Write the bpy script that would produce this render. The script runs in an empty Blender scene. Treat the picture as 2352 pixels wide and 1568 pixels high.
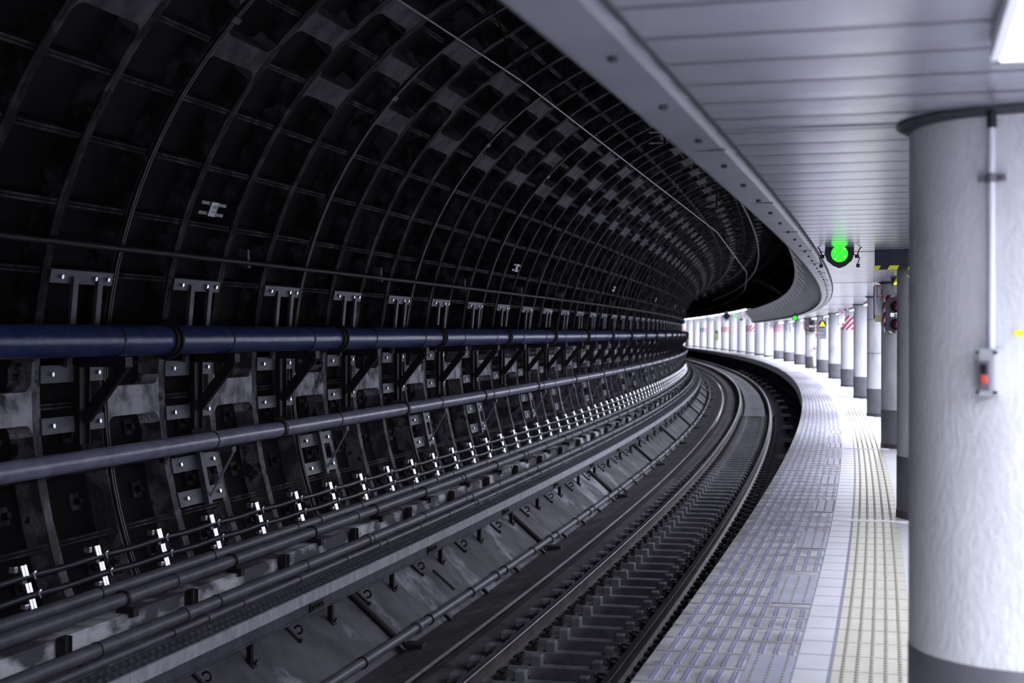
import bpy, math, random
from mathutils import Vector, Matrix
random.seed(7)
S = bpy.context.scene
COL = S.collection
# ------------------------------------------------------------------ camera, world, exposure
W, Hh, FPX = 2352, 1568, 3266.7
CAM_Z = 1.65
cam = bpy.data.cameras.new('camera'); camo = bpy.data.objects.new('camera', cam); COL.objects.link(camo)
cam.sensor_width = 36.0; cam.lens = FPX * 36.0 / W
cam.clip_start = 0.05; cam.clip_end = 600
camo.location = (0, 0, CAM_Z)
camo.rotation_euler = (math.radians(90) - math.atan(18.5 / FPX), 0, 0)
cam.dof.use_dof = True; cam.dof.focus_distance = 14.0; cam.dof.aperture_fstop = 2.6
S.camera = camo
S.view_settings.view_transform = 'Standard'; S.view_settings.look = 'None'
S.view_settings.gamma = 1.0; S.view_settings.exposure = 0.0; S.view_settings.use_curve_mapping = False
wd = bpy.data.worlds.new('world'); S.world = wd; wd.use_nodes = True
wd.node_tree.nodes['Background'].inputs[0].default_value = (0.5, 0.55, 0.8, 1)
wd.node_tree.nodes['Background'].inputs[1].default_value = 0.004
LAMP = 16.0          # emission of the platform luminaires
LAMP_COL = (0.88, 0.90, 1.0)

# ------------------------------------------------------------------ plan curve of the platform edge
DS = 0.25; S0 = -12.0
_t = []; _x = []; _y = []
def _k(s): return max(0.0008, 2.411e-3 - 1.1725e-5 * max(0, s))
def _build():
    n = int((300 - S0) / DS) + 1
    th = 0.2775; i0 = int(-S0 / DS)
    T = [0] * n; X = [0] * n; Y = [0] * n
    T[i0] = th; X[i0] = -1.2955; Y[i0] = 0
    for i in range(i0 + 1, n):
        s = S0 + i * DS; T[i] = T[i-1] - _k(s - DS/2) * DS; m = (T[i] + T[i-1]) / 2
        X[i] = X[i-1] + DS * math.sin(m); Y[i] = Y[i-1] + DS * math.cos(m)
    for i in range(i0 - 1, -1, -1):
        T[i] = T[i+1] + _k(0) * DS; m = (T[i] + T[i+1]) / 2
        X[i] = X[i+1] - DS * math.sin(m); Y[i] = Y[i+1] - DS * math.cos(m)
    return T, X, Y
_t, _x, _y = _build()
def plan(s):
    f = (s - S0) / DS; i = max(0, min(len(_t) - 2, int(f))); a = f - i
    return (_x[i]*(1-a)+_x[i+1]*a, _y[i]*(1-a)+_y[i+1]*a, _t[i]*(1-a)+_t[i+1]*a)
def P(s, u, z=0.0):
    x, y, t = plan(s); return Vector((x + u*math.cos(t), y - u*math.sin(t), z))
def R(zrel): return zrel + CAM_Z      # heights measured from the camera's eye level

# ------------------------------------------------------------------ mesh builder
class MB:
    def __init__(s): s.v = []; s.f = []; s.uv = []; s.mi = []
    def face(s, idx, uv=None, m=0):
        s.f.append(idx); s.uv.append(uv or [(0, 0)] * len(idx)); s.mi.append(m)
    def quadmesh(s, pts, faces, m=0):
        b = len(s.v); s.v += [tuple(p) for p in pts]
        for f in faces: s.face([b + i for i in f], None, m)
    def box(s, c, d, rot=None, m=0, at=None):
        hx, hy, hz = d[0]/2, d[1]/2, d[2]/2
        p = [Vector((x, y, z)) for z in (-hz, hz) for y in (-hy, hy) for x in (-hx, hx)]
        if rot: p = [rot @ q for q in p]
        p = [q + Vector(c) for q in p]
        if at: p = [at(q) for q in p]
        s.quadmesh(p, [(0,2,3,1), (4,5,7,6), (0,1,5,4), (2,6,7,3), (0,4,6,2), (1,3,7,5)], m)
        return s
    def bar(s, a, b, w, h, up=(0, 0, 1), m=0):
        a = Vector(a); b = Vector(b); d = (b-a); L = d.length; d.normalize(); u = Vector(up)
        x = d.cross(u)
        if x.length < 1e-4: x = d.cross(Vector((1, 0, 0)))
        x.normalize(); z = x.cross(d); rot = Matrix((x, d, z)).transposed()
        return s.box((a+b)/2, (w, L, h), rot, m)
    def cyl(s, a, b, r, n=12, m=0, cap=True, r2=None):
        a = Vector(a); b = Vector(b); d = (b-a).normalized(); r2 = r if r2 is None else r2
        x = d.orthogonal().normalized(); y = d.cross(x); k = len(s.v)
        for p, rr in ((a, r), (b, r2)):
            for i in range(n):
                t = 2*math.pi*i/n; s.v.append(tuple(p + x*math.cos(t)*rr + y*math.sin(t)*rr))
        for i in range(n):
            j = (i+1) % n; s.face([k+i, k+j, k+n+j, k+n+i], None, m)
        if cap:
            s.face([k+i for i in reversed(range(n))], None, m); s.face([k+n+i for i in range(n)], None, m)
        return s
    def tube(s, pts, r, n=8, m=0, closed=False):
        pts = [Vector(p) for p in pts]; k = len(s.v); N = len(pts); prev = None
        for i, p in enumerate(pts):
            if closed: d = pts[(i+1) % N] - pts[i-1]
            else: d = pts[min(N-1, i+1)] - pts[max(0, i-1)]
            d.normalize()
            x = d.orthogonal().normalized() if prev is None else (prev - d*prev.dot(d)).normalized()
            prev = x; y = d.cross(x); rr = r[i] if isinstance(r, (list, tuple)) else r
            for j in range(n):
                t = 2*math.pi*j/n; s.v.append(tuple(p + x*math.cos(t)*rr + y*math.sin(t)*rr))
        for i in range(N if closed else N-1):
            a = k + i*n; b = k + ((i+1) % N)*n
            for j in range(n): s.face([a+j, a+(j+1) % n, b+(j+1) % n, b+j], None, m)
        if not closed:
            s.face([k+j for j in reversed(range(n))], None, m); s.face([k+(N-1)*n+j for j in range(n)], None, m)
        return s
    def lathe(s, prof, n=32, c=(0, 0), m=0, uvr=None):
        k = len(s.v); L = len(prof)
        for i in range(n+1):
            t = 2*math.pi*i/n
            for r, z in prof: s.v.append((c[0]+r*math.cos(t), c[1]+r*math.sin(t), z))
        for i in range(n):
            for j in range(L-1):
                a = k+i*L+j; b = k+(i+1)*L+j; R_ = uvr or prof[0][0]
                u0 = 2*math.pi*i/n*R_; u1 = 2*math.pi*(i+1)/n*R_
                s.face([a, b, b+1, a+1], [(u0, prof[j][1]), (u1, prof[j][1]), (u1, prof[j+1][1]), (u0, prof[j+1][1])], m)
        return s
    def sweep(s, prof, s0, s1, step=0.5, closed=False, m=0, caps=True, stepfar=None, mats=None):
        """profile of (u, z) points carried along the curved platform line"""
        ss = [s0]
        while ss[-1] < s1 - 1e-6:
            st = step if (stepfar is None or ss[-1] < 40) else stepfar
            ss.append(min(s1, ss[-1] + st))
        k = len(s.v); L = len(prof); per = [0]
        for a, b in zip(prof, prof[1:]): per.append(per[-1] + math.dist(a, b))
        for q in ss:
            x, y, t = plan(q); c, sn = math.cos(t), math.sin(t)
            for u, z in prof: s.v.append((x+u*c, y-u*sn, z))
        nj = L if closed else L-1
        for i in range(len(ss)-1):
            for j in range(nj):
                j2 = (j+1) % L; a = k+i*L+j; b = k+i*L+j2; c_ = k+(i+1)*L+j2; d = k+(i+1)*L+j
                flat = abs(prof[j][1]-prof[j2][1]) < 1e-6
                w0 = prof[j][0] if flat else per[j]; w1 = prof[j2][0] if flat else (per[j2] if j2 else per[j]+math.dist(prof[j], prof[0]))
                s.face([a, b, c_, d], [(ss[i], w0), (ss[i], w1), (ss[i+1], w1), (ss[i+1], w0)], mats[j] if mats else m)
        if closed and caps:
            s.face([k+j for j in reversed(range(L))], None, m); s.face([k+(len(ss)-1)*L+j for j in range(L)], None, m)
        return s
    def build(s, name, mat, parent=None, smooth=False, bevel=0, loc=None, rz=None, autosm=None):
        me = bpy.data.meshes.new(name); me.from_pydata(s.v, [], s.f)
        uvl = me.uv_layers.new(name='UVMap'); fl = []
        for u in s.uv:
            for q in u: fl += [q[0], q[1]]
        uvl.data.foreach_set('uv', fl)
        for mt in (mat if isinstance(mat, (list, tuple)) else [mat]): me.materials.append(mt)
        me.polygons.foreach_set('material_index', s.mi)
        if smooth: me.polygons.foreach_set('use_smooth', [True]*len(s.f))
        me.update()
        import bmesh
        if s.v and len(s.f) < 60000:
            bm = bmesh.new(); bm.from_mesh(me); bmesh.ops.recalc_face_normals(bm, faces=bm.faces); bm.to_mesh(me); bm.free()
        if smooth and autosm:
            try: me.set_sharp_from_angle(angle=math.radians(autosm))
            except Exception: pass
        o = bpy.data.objects.new(name, me); COL.objects.link(o)
        if parent: o.parent = parent
        if loc is not None: o.location = loc
        if rz is not None: o.rotation_euler.z = rz
        if bevel:
            bv = o.modifiers.new('bevel', 'BEVEL'); bv.width = bevel; bv.segments = 2; bv.limit_method = 'ANGLE'
        return o
def circ_prof(u, z, r, n=16): return [(u + r*math.cos(2*math.pi*i/n), z + r*math.sin(2*math.pi*i/n)) for i in range(n)]
def thing(name, label, cat, s=None, u=0, z=0, group=None, loc=None, rz=0):
    o = bpy.data.objects.new(name, None); COL.objects.link(o); o.empty_display_size = .1
    if s is not None: o.location = P(s, u, z); o.rotation_euler.z = -plan(s)[2] + rz
    elif loc: o.location = loc; o.rotation_euler.z = rz
    return tag(o, label, cat, group)
def tag(o, label=None, cat=None, group=None, kind=None):
    if label: o['label'] = label
    if cat: o['category'] = cat
    if group: o['group'] = group
    if kind: o['kind'] = kind
    return o
def dup(root, s, u, z, label=None, rz=0):
    r = root.copy(); COL.objects.link(r); r.location = P(s, u, z); r.rotation_euler.z = -plan(s)[2] + rz
    if label: r['label'] = label
    for ch in list(root.children):
        c = ch.copy(); COL.objects.link(c); c.parent = r
        for g in list(ch.children):
            d = g.copy(); COL.objects.link(d); d.parent = c
    return r
ORD = ['first','second','third','fourth','fifth','sixth','seventh','eighth','ninth','tenth','eleventh','twelfth','thirteenth','fourteenth','fifteenth','sixteenth','seventeenth','eighteenth','nineteenth']
TENS = {20:'twent',30:'thirt',40:'fort',50:'fift',60:'sixt',70:'sevent',80:'eight',90:'ninet'}
def ordn(n):
    if n < 20: return ORD[n-1]
    if n >= 100: return 'hundredth' if n == 100 else 'hundred-and-' + ordn(n-100)
    t, r = n//10*10, n % 10
    return TENS[t] + 'ieth' if r == 0 else TENS[t] + 'y-' + ORD[r-1]

# ------------------------------------------------------------------ materials
def mat(name, col, rough=0.6, metal=0.0, spec=0.5):
    m = bpy.data.materials.new(name); m.use_nodes = True; b = m.node_tree.nodes['Principled BSDF']
    b.inputs['Base Color'].default_value = (*col, 1); b.inputs['Roughness'].default_value = rough
    b.inputs['Metallic'].default_value = metal; b.inputs['Specular IOR Level'].default_value = spec
    return m
def nd(m, t): return m.node_tree.nodes.new(t)
def lk(m, a, b): m.node_tree.links.new(a, b)
def mottled(name, c1, c2, scale=3.0, lo=.4, hi=.6, rough=.7, metal=0, detail=6, stretch=None, bump=0.0, uv=False, c3=None, s3=1.0, lo3=.55, hi3=.62, spec=.5, bscale=None, r2=None):
    m = mat(name, c1, rough, metal, spec); b = m.node_tree.nodes['Principled BSDF']
    if uv: src = nd(m, 'ShaderNodeUVMap').outputs[0]
    else: src = nd(m, 'ShaderNodeNewGeometry').outputs['Position']
    mp = nd(m, 'ShaderNodeMapping'); lk(m, src, mp.inputs[0])
    if stretch: mp.inputs['Scale'].default_value = stretch
    n = nd(m, 'ShaderNodeTexNoise'); n.inputs['Scale'].default_value = scale; n.inputs['Detail'].default_value = detail; lk(m, mp.outputs[0], n.inputs['Vector'])
    r = nd(m, 'ShaderNodeValToRGB'); r.color_ramp.elements[0].position = lo; r.color_ramp.elements[1].position = hi
    r.color_ramp.elements[0].color = (*c1, 1); r.color_ramp.elements[1].color = (*c2, 1); lk(m, n.outputs[0], r.inputs[0]); out = r.outputs[0]
    if c3:
        n3 = nd(m, 'ShaderNodeTexNoise'); n3.inputs['Scale'].default_value = s3; n3.inputs['Detail'].default_value = 8; n3.inputs['Roughness'].default_value = .65; lk(m, mp.outputs[0], n3.inputs['Vector'])
        mr = nd(m, 'ShaderNodeMapRange'); mr.inputs[1].default_value = lo3; mr.inputs[2].default_value = hi3; lk(m, n3.outputs[0], mr.inputs[0])
        mx = nd(m, 'ShaderNodeMix'); mx.data_type = 'RGBA'; lk(m, mr.outputs[0], mx.inputs[0]); lk(m, out, mx.inputs[6]); mx.inputs[7].default_value = (*c3, 1); out = mx.outputs[2]
    lk(m, out, b.inputs['Base Color'])
    if bump:
        n2 = nd(m, 'ShaderNodeTexNoise'); n2.inputs['Scale'].default_value = bscale or scale*6; n2.inputs['Detail'].default_value = 4; lk(m, mp.outputs[0], n2.inputs['Vector'])
        bp = nd(m, 'ShaderNodeBump'); bp.inputs['Strength'].default_value = bump; bp.inputs['Distance'].default_value = .02; lk(m, n2.outputs[0], bp.inputs['Height']); lk(m, bp.outputs[0], b.inputs['Normal'])
    return m
def emis(name, col, st, base=(.8, .8, .8)):
    m = mat(name, base, .5); b = m.node_tree.nodes['Principled BSDF']
    b.inputs['Emission Color'].default_value = (*col, 1); b.inputs['Emission Strength'].default_value = st
    return m
M = {}
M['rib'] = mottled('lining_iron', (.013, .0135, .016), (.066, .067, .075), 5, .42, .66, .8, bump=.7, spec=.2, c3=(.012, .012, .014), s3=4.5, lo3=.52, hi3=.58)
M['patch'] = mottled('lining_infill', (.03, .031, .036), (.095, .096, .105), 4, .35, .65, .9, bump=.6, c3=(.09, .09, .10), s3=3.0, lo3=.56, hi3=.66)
M['rib_lit'] = mottled('lining_iron_painted_light', (.055, .056, .066), (.30, .30, .33), 4, .42, .66, .75, bump=.7, c3=(.02, .02, .022), s3=4.0, lo3=.54, hi3=.6)  # lighter copy of the lining iron; direct light below the blue pipe painted in
M['patch_lit'] = mottled('lining_infill_painted_light', (.16, .16, .19), (.55, .55, .60), 5, .38, .62, .85, bump=.8, c3=(.05, .05, .06), s3=3.2, lo3=.55, hi3=.62)  # lighter infill copy for the low wall, direct light put into its colour
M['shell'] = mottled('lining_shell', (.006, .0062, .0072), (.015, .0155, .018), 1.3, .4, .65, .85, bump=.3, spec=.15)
M['bolt_dark'] = mat('dull_bolt', (.05, .05, .06), .6, .3)
M['steel_paint'] = mottled('grey_painted_steel', (.06, .062, .082), (.09, .093, .12), 6, .4, .6, .5)
M['steel_black'] = mat('blackened_steel', (.013, .013, .016), .6)
M['pipe_blue'] = mottled('blue_paint', (.018, .032, .12), (.04, .06, .18), 9, .4, .65, .3, stretch=(1, 1, 1), bump=.1, c3=(.05, .05, .06), s3=2.5, lo3=.6, hi3=.75)
M['pipe_grey'] = mottled('lavender_grey_paint', (.19, .19, .28), (.28, .28, .39), 7, .35, .65, .3, c3=(.14, .14, .17), s3=5, lo3=.58, hi3=.72, bump=.08)
M['pvc'] = mottled('grey_conduit', (.085, .085, .11), (.125, .125, .16), 5, .35, .65, .5)
M['rubber'] = mat('black_rubber', (.022, .022, .026), .5)
M['cable'] = mat('corrugated_sheath', (.03, .033, .045), .42)
M['zinc'] = mat('bright_zinc', (.95, .95, 1.0), .27, .95)
M['zinc_bolt'] = mat('zinc_bolt', (.75, .8, .85), .25, 1.0)
M['ledge'] = mottled('ledge_concrete', (.09, .09, .11), (.68, .68, .73), 2.2, .48, .62, .85, bump=.6, stretch=(1, 1, 2.0))
M['kerb'] = mottled('pale_kerb', (.34, .34, .39), (.52, .52, .58), 6, .3, .7, .8, stretch=(2, 2, 1), bump=.2)
M['slope'] = mottled('slope_concrete', (.065, .065, .078), (.13, .13, .15), 2.5, .35, .65, .8, bump=.5, stretch=(1, 1, .6), c3=(.42, .43, .5), s3=1.1, lo3=.56, hi3=.68)
M['bed'] = mottled('track_bed_concrete', (.035, .035, .042), (.085, .083, .09), 2, .35, .65, .65, bump=.6, c3=(.16, .15, .13), s3=1.2, lo3=.6, hi3=.72)
M['sleeper'] = mottled('sleeper_grey', (.12, .122, .14), (.18, .183, .205), 8, .35, .65, .6, bump=.2)
M['rail_top'] = mat('rail_polished', (.75, .75, .8), .18, 1.0)
M['rail_side'] = mottled('rail_web', (.05, .045, .05), (.12, .10, .10), 4, .35, .7, .5, metal=.3)
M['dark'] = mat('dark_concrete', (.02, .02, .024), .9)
M['water'] = mat('wet_gutter', (.02, .02, .025), .08, 0, .8)
M['alu'] = mottled('ceiling_panel', (.30, .30, .35), (.37, .37, .43), 1.5, .3, .7, .22, metal=.35, spec=.6)
M['alu_trim'] = mottled('ceiling_trim', (.15, .15, .18), (.20, .20, .24), 2, .3, .7, .4, metal=.2)
M['groove'] = mat('groove_dark', (.035, .035, .045), .8)
M['screw'] = mat('screw_dark', (.04, .04, .05), .6)
M['curtain'] = mottled('corrugated_sheet', (.74, .74, .79), (.84, .84, .88), 2, .3, .7, .5)
M['white'] = mat('white_paint', (.8, .8, .84), .5)
M['plaster'] = mottled('white_plaster', (.72, .72, .76), (.8, .8, .84), 1.2, .3, .7, .6)
M['col'] = mottled('column_paint', (.58, .59, .62), (.72, .73, .76), 3.0, .3, .7, .6, bump=.25, bscale=60, c3=(.34, .36, .36), s3=1.6, lo3=.52, hi3=.75, stretch=(1, 1, .45))
M['colband'] = mottled('column_grey_band', (.11, .11, .13), (.16, .16, .185), 4, .3, .7, .5)
M['colfoot'] = mottled('column_dirty_foot', (.045, .045, .055), (.08, .08, .095), 6, .3, .7, .6)
M['grip'] = mottled('grip_tile', (.34, .345, .35), (.60, .60, .63), 4, .35, .65, .33, bump=.12, c3=(.22, .22, .215), s3=6, lo3=.5, hi3=.72)
M['gripbar'] = mat('grip_bar', (.27, .27, .44), .3)
M['joint'] = mat('tile_joint', (.26, .26, .33), .7)
M['patchplate'] = mottled('repair_plate', (.36, .37, .46), (.46, .46, .56), 5, .3, .7, .4, c3=(.22, .22, .26), s3=4, lo3=.6, hi3=.75)
M['whitetile'] = mottled('white_tile', (.62, .63, .68), (.74, .74, .78), 4, .3, .7, .3, c3=(.42, .42, .46), s3=1.1, lo3=.62, hi3=.72)
M['tactile'] = mottled('cream_tactile', (.58, .565, .47), (.66, .645, .56), 5, .3, .7, .4)
M['tacdot'] = mat('cream_dot', (.34, .325, .27), .5)
M['floor'] = mottled('hall_floor', (.7, .7, .75), (.78, .78, .82), 2, .3, .7, .3)
M['black'] = mat('black_enamel', (.012, .012, .018), .4)
M['navy'] = mat('navy_enamel', (.02, .025, .05), .4)
M['yellow'] = mat('hazard_yellow', (.85, .80, .05), .5)
M['cream'] = mat('faded_cream', (.65, .58, .36), .5)
M['redp'] = mat('sign_red', (.55, .02, .08), .5)
M['signwhite'] = mat('sign_white', (.72, .72, .80), .45)
M['casegrey'] = mat('switch_grey', (.42, .43, .47), .45)
M['ink'] = mat('sign_ink', (.12, .14, .3), .5)
M['redlens'] = mat('red_lens', (.045, .002, .006), .12)
M['redbtn'] = mat('red_button', (.65, .09, .07), .4)
M['wire'] = mat('contact_wire', (.03, .03, .036), .4, .3)
M['lamp'] = emis('luminaire_diffuser', LAMP_COL, LAMP)
for _k, _e in (('lamp_low', 11.0), ('lamp_mid', 15.0), ('lamp_high', 50.0), ('lamp_hall', 42.0), ('lamp_first', 62.0), ('lamp_soft', 22.0), ('lamp_far', 36.0), ('lamp_tube', 9.0)):
    M[_k] = emis('luminaire_' + _k, LAMP_COL, _e)
M['green'] = emis('green_led', (.02, 1.0, .03), 1.8, (.02, .3, .02))
M['amber'] = emis('amber_led', (1.0, .35, .02), 2.2, (.3, .2, .02))
M['litwhite'] = emis('lit_lettering', (.9, .92, 1), 1.6)
M['trilit'] = emis('lit_yellow', (1, .85, .02), 1.3, (.6, .5, .02))

def stripes(name, ca, cb, per, slope=1.0, off=0.0, duty=.5, rough=.5):
    m = mat(name, ca, rough); b = m.node_tree.nodes['Principled BSDF']
    uv = nd(m, 'ShaderNodeUVMap'); sp = nd(m, 'ShaderNodeSeparateXYZ'); lk(m, uv.outputs[0], sp.inputs[0])
    a = nd(m, 'ShaderNodeMath'); a.operation = 'MULTIPLY_ADD'; a.inputs[1].default_value = slope; lk(m, sp.outputs[0], a.inputs[0]); lk(m, sp.outputs[1], a.inputs[2])
    c = nd(m, 'ShaderNodeMath'); c.operation = 'MULTIPLY_ADD'; c.inputs[1].default_value = 1/per; c.inputs[2].default_value = off + 100; lk(m, a.outputs[0], c.inputs[0])
    f = nd(m, 'ShaderNodeMath'); f.operation = 'FRACT'; lk(m, c.outputs[0], f.inputs[0])
    g = nd(m, 'ShaderNodeMath'); g.operation = 'GREATER_THAN'; g.inputs[1].default_value = duty; lk(m, f.outputs[0], g.inputs[0])
    mx = nd(m, 'ShaderNodeMix'); mx.data_type = 'RGBA'; mx.inputs[6].default_value = (*ca, 1); mx.inputs[7].default_value = (*cb, 1)
    lk(m, g.outputs[0], mx.inputs[0]); lk(m, mx.outputs[2], b.inputs['Base Color']); return m
M['redstripe'] = stripes('red_white_stripes', (.75, .75, .8), (.5, .02, .08), .17, -1.0)
M['redstripe_far'] = stripes('red_white_wide_stripes', (.75, .75, .8), (.5, .02, .08), .30, -1.0)
M['stripe_y'] = stripes('yellow_black_stripes', (.02, .02, .03), (.6, .8, .05), .10, -1.0, 0, .5)

# ================================================================== TUNNEL
RC = (-.68, R(-.40)); RR = 4.10; DEP = .19; DA = .122; A0 = .088; PITCH = .94; RIB0 = 9.40
def wallu(z): return RC[0] - math.sqrt(max(0, RR*RR - (z-RC[1])**2))
def ang(a, r=RR): return (RC[0] - r*math.cos(a), RC[1] + r*math.sin(a))
AI0, AI1 = -5, 21
# shell
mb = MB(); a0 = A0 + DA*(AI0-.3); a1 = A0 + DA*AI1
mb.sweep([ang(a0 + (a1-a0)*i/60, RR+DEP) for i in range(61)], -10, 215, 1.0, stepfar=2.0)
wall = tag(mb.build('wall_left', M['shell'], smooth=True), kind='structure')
wall['label'] = 'dark curved cast lining of the running tunnel'
def arc_box(mb, aa, ab, y0, y1, r0, r1, n=1, jit=0.0, m=0):
    """solid arc piece in a ring's local frame (x=u, y=along)"""
    k = len(mb.v)
    for i in range(n+1):
        a = aa + (ab-aa)*i/n
        for y, r in ((y0, r0), (y1, r0), (y1, r1), (y0, r1)):
            jy = (random.random()-.5)*jit if 0 < i < n else 0
            x, z = ang(a, r); mb.v.append((x, y+jy, z))
    for i in range(n):
        for j in range(4):
            a = k+i*4+j; b = k+i*4+(j+1) % 4; mb.face([a, b, b+4, a+4], None, m)
    mb.face([k, k+1, k+2, k+3][::-1], None, m); e = k+n*4; mb.face([e, e+1, e+2, e+3], None, m)
def corner_fill(mb, a, y, sa, sy, r0, r1, rad, m):
    """concave fillet between an infill and a rib"""
    k = len(mb.v); N = 4; pts = [(0, 0)]
    for i in range(N+1):
        t = math.pi/2*i/N; pts.append((rad*(1-math.sin(t)), rad*(1-math.cos(t))))
    for r in (r0, r1):
        for p, q in pts:
            x, z = ang(a + sa*p/RR, r); mb.v.append((x, y + sy*q, z))
    L = len(pts)
    mb.face([k+i for i in range(L)], None, m)
    for i in range(L):
        j = (i+1) % L; mb.face([k+i, k+j, k+L+j, k+L+i], None, m)
def ring_mesh(kind):
    mb = MB(); hp = PITCH/2
    # flange pairs at both ends of the ring
    for y0, y1 in ((-hp, -hp+.056), (hp-.056, hp)):
        g = .006
        for ca, cb, nn, mm in ((a0, A0, 18, 2), (A0, a1, 72, 0)): arc_box(mb, ca, cb, y0+(g if y0 < 0 else 0), y1-(g if y1 > 0 else 0), RR-.003, RR+DEP, nn, .012, mm)  # lower arc takes the copy with light in its colour, upper arc the darker
    for i in range(AI0, AI1):
        a = A0 + DA*i
        patched = (kind == 0 and i in (6, 9, 13, 17)) or (kind == 1 and i in (-1, 5, 7, 11, 15))
        if patched:
            w = .20/RR if i > 0 else .24/RR
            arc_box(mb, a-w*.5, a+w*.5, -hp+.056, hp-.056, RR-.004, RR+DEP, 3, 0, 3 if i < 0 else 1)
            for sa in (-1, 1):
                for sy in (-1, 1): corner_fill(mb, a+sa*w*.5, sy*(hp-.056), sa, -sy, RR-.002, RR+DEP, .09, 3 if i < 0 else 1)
        else:
            t = .019/RR; gp = .0045/RR
            for q in (-1, 1): arc_box(mb, a+q*(t/2+gp)-t/2, a+q*(t/2+gp)+t/2, -hp+.056, hp-.056, RR+.012, RR+DEP, 1)
        if i <= -1:
            am = a + DA*.55; x, z = ang(am, RR+DEP)
            d = Vector((math.cos(am), 0, -math.sin(am)))
            for sy in (.18,):
                c = Vector((x, sy, z)); mb.box(c + d*.012, (.024, .13, .13), Matrix.Rotation(am, 3, 'Y'), 0); mb.cyl(c+d*.02, c+d*.075, .028, 6)
    return mb
ringA = ring_mesh(0).build('lining_ring', [M['rib'], M['patch'], M['rib_lit'], M['patch_lit']], wall); ringB = ring_mesh(1).build('lining_ring', [M['rib'], M['patch'], M['rib_lit'], M['patch_lit']], wall)
def place(o, s, u=0, z=0): o.location = P(s, u, z); o.rotation_euler.z = -plan(s)[2]
far_v = MB(); NR0 = -7
for n in range(NR0, 92):
    src = ringA if n % 2 == 0 else ringB
    o = src if n in (0, 1) else src.copy()
    if o is not src: COL.objects.link(o)
    place(o, RIB0 + PITCH*(n+.5))
for n in range(92, 150):     # the farthest rings as one part
    s0 = RIB0 + PITCH*n
    prof = [ang(a0 + (a1-a0)*i/40) for i in range(41)] + [ang(a0 + (a1-a0)*i/40, RR+DEP) for i in reversed(range(41))]
    far_v.sweep(prof, s0-.06, s0+.06, 1, closed=True, caps=False)
tag(far_v.build('lining_ring', M['rib'], wall), kind='stuff')
# cable runs that follow every fourth ring over the crown
cnt = 0
for n in range(1, 68, 4):
    cnt += 1
    s = RIB0 + PITCH*n
    mb = MB()
    for q in (-.022, .012): arc_box(mb, a0+.05, a1, q-.009, q+.009, RR-.028, RR-.004, 60)
    for aa in (.75, 1.25, 1.9):
        arc_box(mb, aa, aa+.012, -.06, .07, RR-.034, RR-.004, 1)
    o = mb.build('arch_cable', M['rubber']); place(o, s)
    tag(o, 'thin black cable pair clipped over the vault ribs, %s from the camera' % ordn(cnt), 'cable', 'black cables arching over the ribs')

# ------------------------------------------------------------------ pipes along the wall
def long_pipe(name, label, u, z, r, s0, s1, m, n=20, group=None, stepfar=1.0):
    t = thing(name, label, 'pipe', group=group, loc=P(s0, u, z))
    o = MB().sweep(circ_prof(u, z, r, n), s0, s1, .5, closed=True, stepfar=stepfar).build('pipe_run', m, t, smooth=True)
    o.matrix_parent_inverse = Matrix.Translation(-t.location); return t
def ringband(t, name, s, u, z, r, w, th, m, n=24):
    mb = MB(); k = [(-w/2, r-.002), (-w/2, r+th), (w/2, r+th), (w/2, r-.002)]; b = 0
    for i in range(n):
        a = 2*math.pi*i/n
        for y, rr in k: mb.v.append((rr*math.cos(a), y, rr*math.sin(a)))
    for i in range(n):
        for j in range(3):
            p = i*4+j; q = ((i+1) % n)*4+j; mb.face([p, q, q+1, p+1])
    o = mb.build(name, m, t); th_ = plan(s)[2]
    o.matrix_parent_inverse = Matrix.Translation(-t.location); o.location = P(s, u, z); o.rotation_euler.z = -th_
    return o
def copyband(o, s, u, z):
    c = o.copy(); COL.objects.link(c); c.location = P(s, u, z); c.rotation_euler.z = -plan(s)[2]; return c
U_B, Z_B, R_B = -4.45, R(-.052), .12
tb = long_pipe('water_pipe', 'large blue painted pipe running along the tunnel wall on black brackets', U_B, Z_B, R_B, 3, 150, M['pipe_blue'], 28)
U_G, Z_G, R_G = -4.42, R(-.915), .074
tg = long_pipe('water_pipe', 'pale lavender grey pipe along the wall below the blue pipe', U_G, Z_G, R_G, 3, 150, M['pipe_grey'], 24)
b1 = ringband(tb, 'strap', 9.9, U_B, Z_B, R_B, .022, .006, M['rubber'])
k = 1
while 9.9+1.88*k < 95: copyband(b1, 9.9+1.88*k, U_B, Z_B); k += 1
copyband(b1, 8.02, U_B, Z_B)
b2 = ringband(tb, 'coupling', 10.72, U_B, Z_B, R_B, .075, .022, M['steel_black'])
for k in range(1, 23): copyband(b2, 10.72+3.76*k, U_B, Z_B)
g1 = ringband(tg, 'strap', 11.5, U_G, Z_G, R_G, .02, .005, M['rubber'])
g2 = ringband(tg, 'coupling', 12.95, U_G, Z_G, R_G, .06, .014, M['steel_black'])
GK = [-2, 2, 5, 9, 12, 16, 19, 23, 26, 30, 33, 37, 40, 44, 47, 51, 54, 58, 61, 65, 68, 72, 75, 79]
for k in GK:
    if k != 2: copyband(g1, RIB0+PITCH*(k+.5)-.1, U_G, Z_G)
for k in range(1, 22): copyband(g2, 12.95+3.8*k, U_G, Z_G); copyband(g1, 12.95+3.8*k+1.5, U_G, Z_G)
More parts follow.
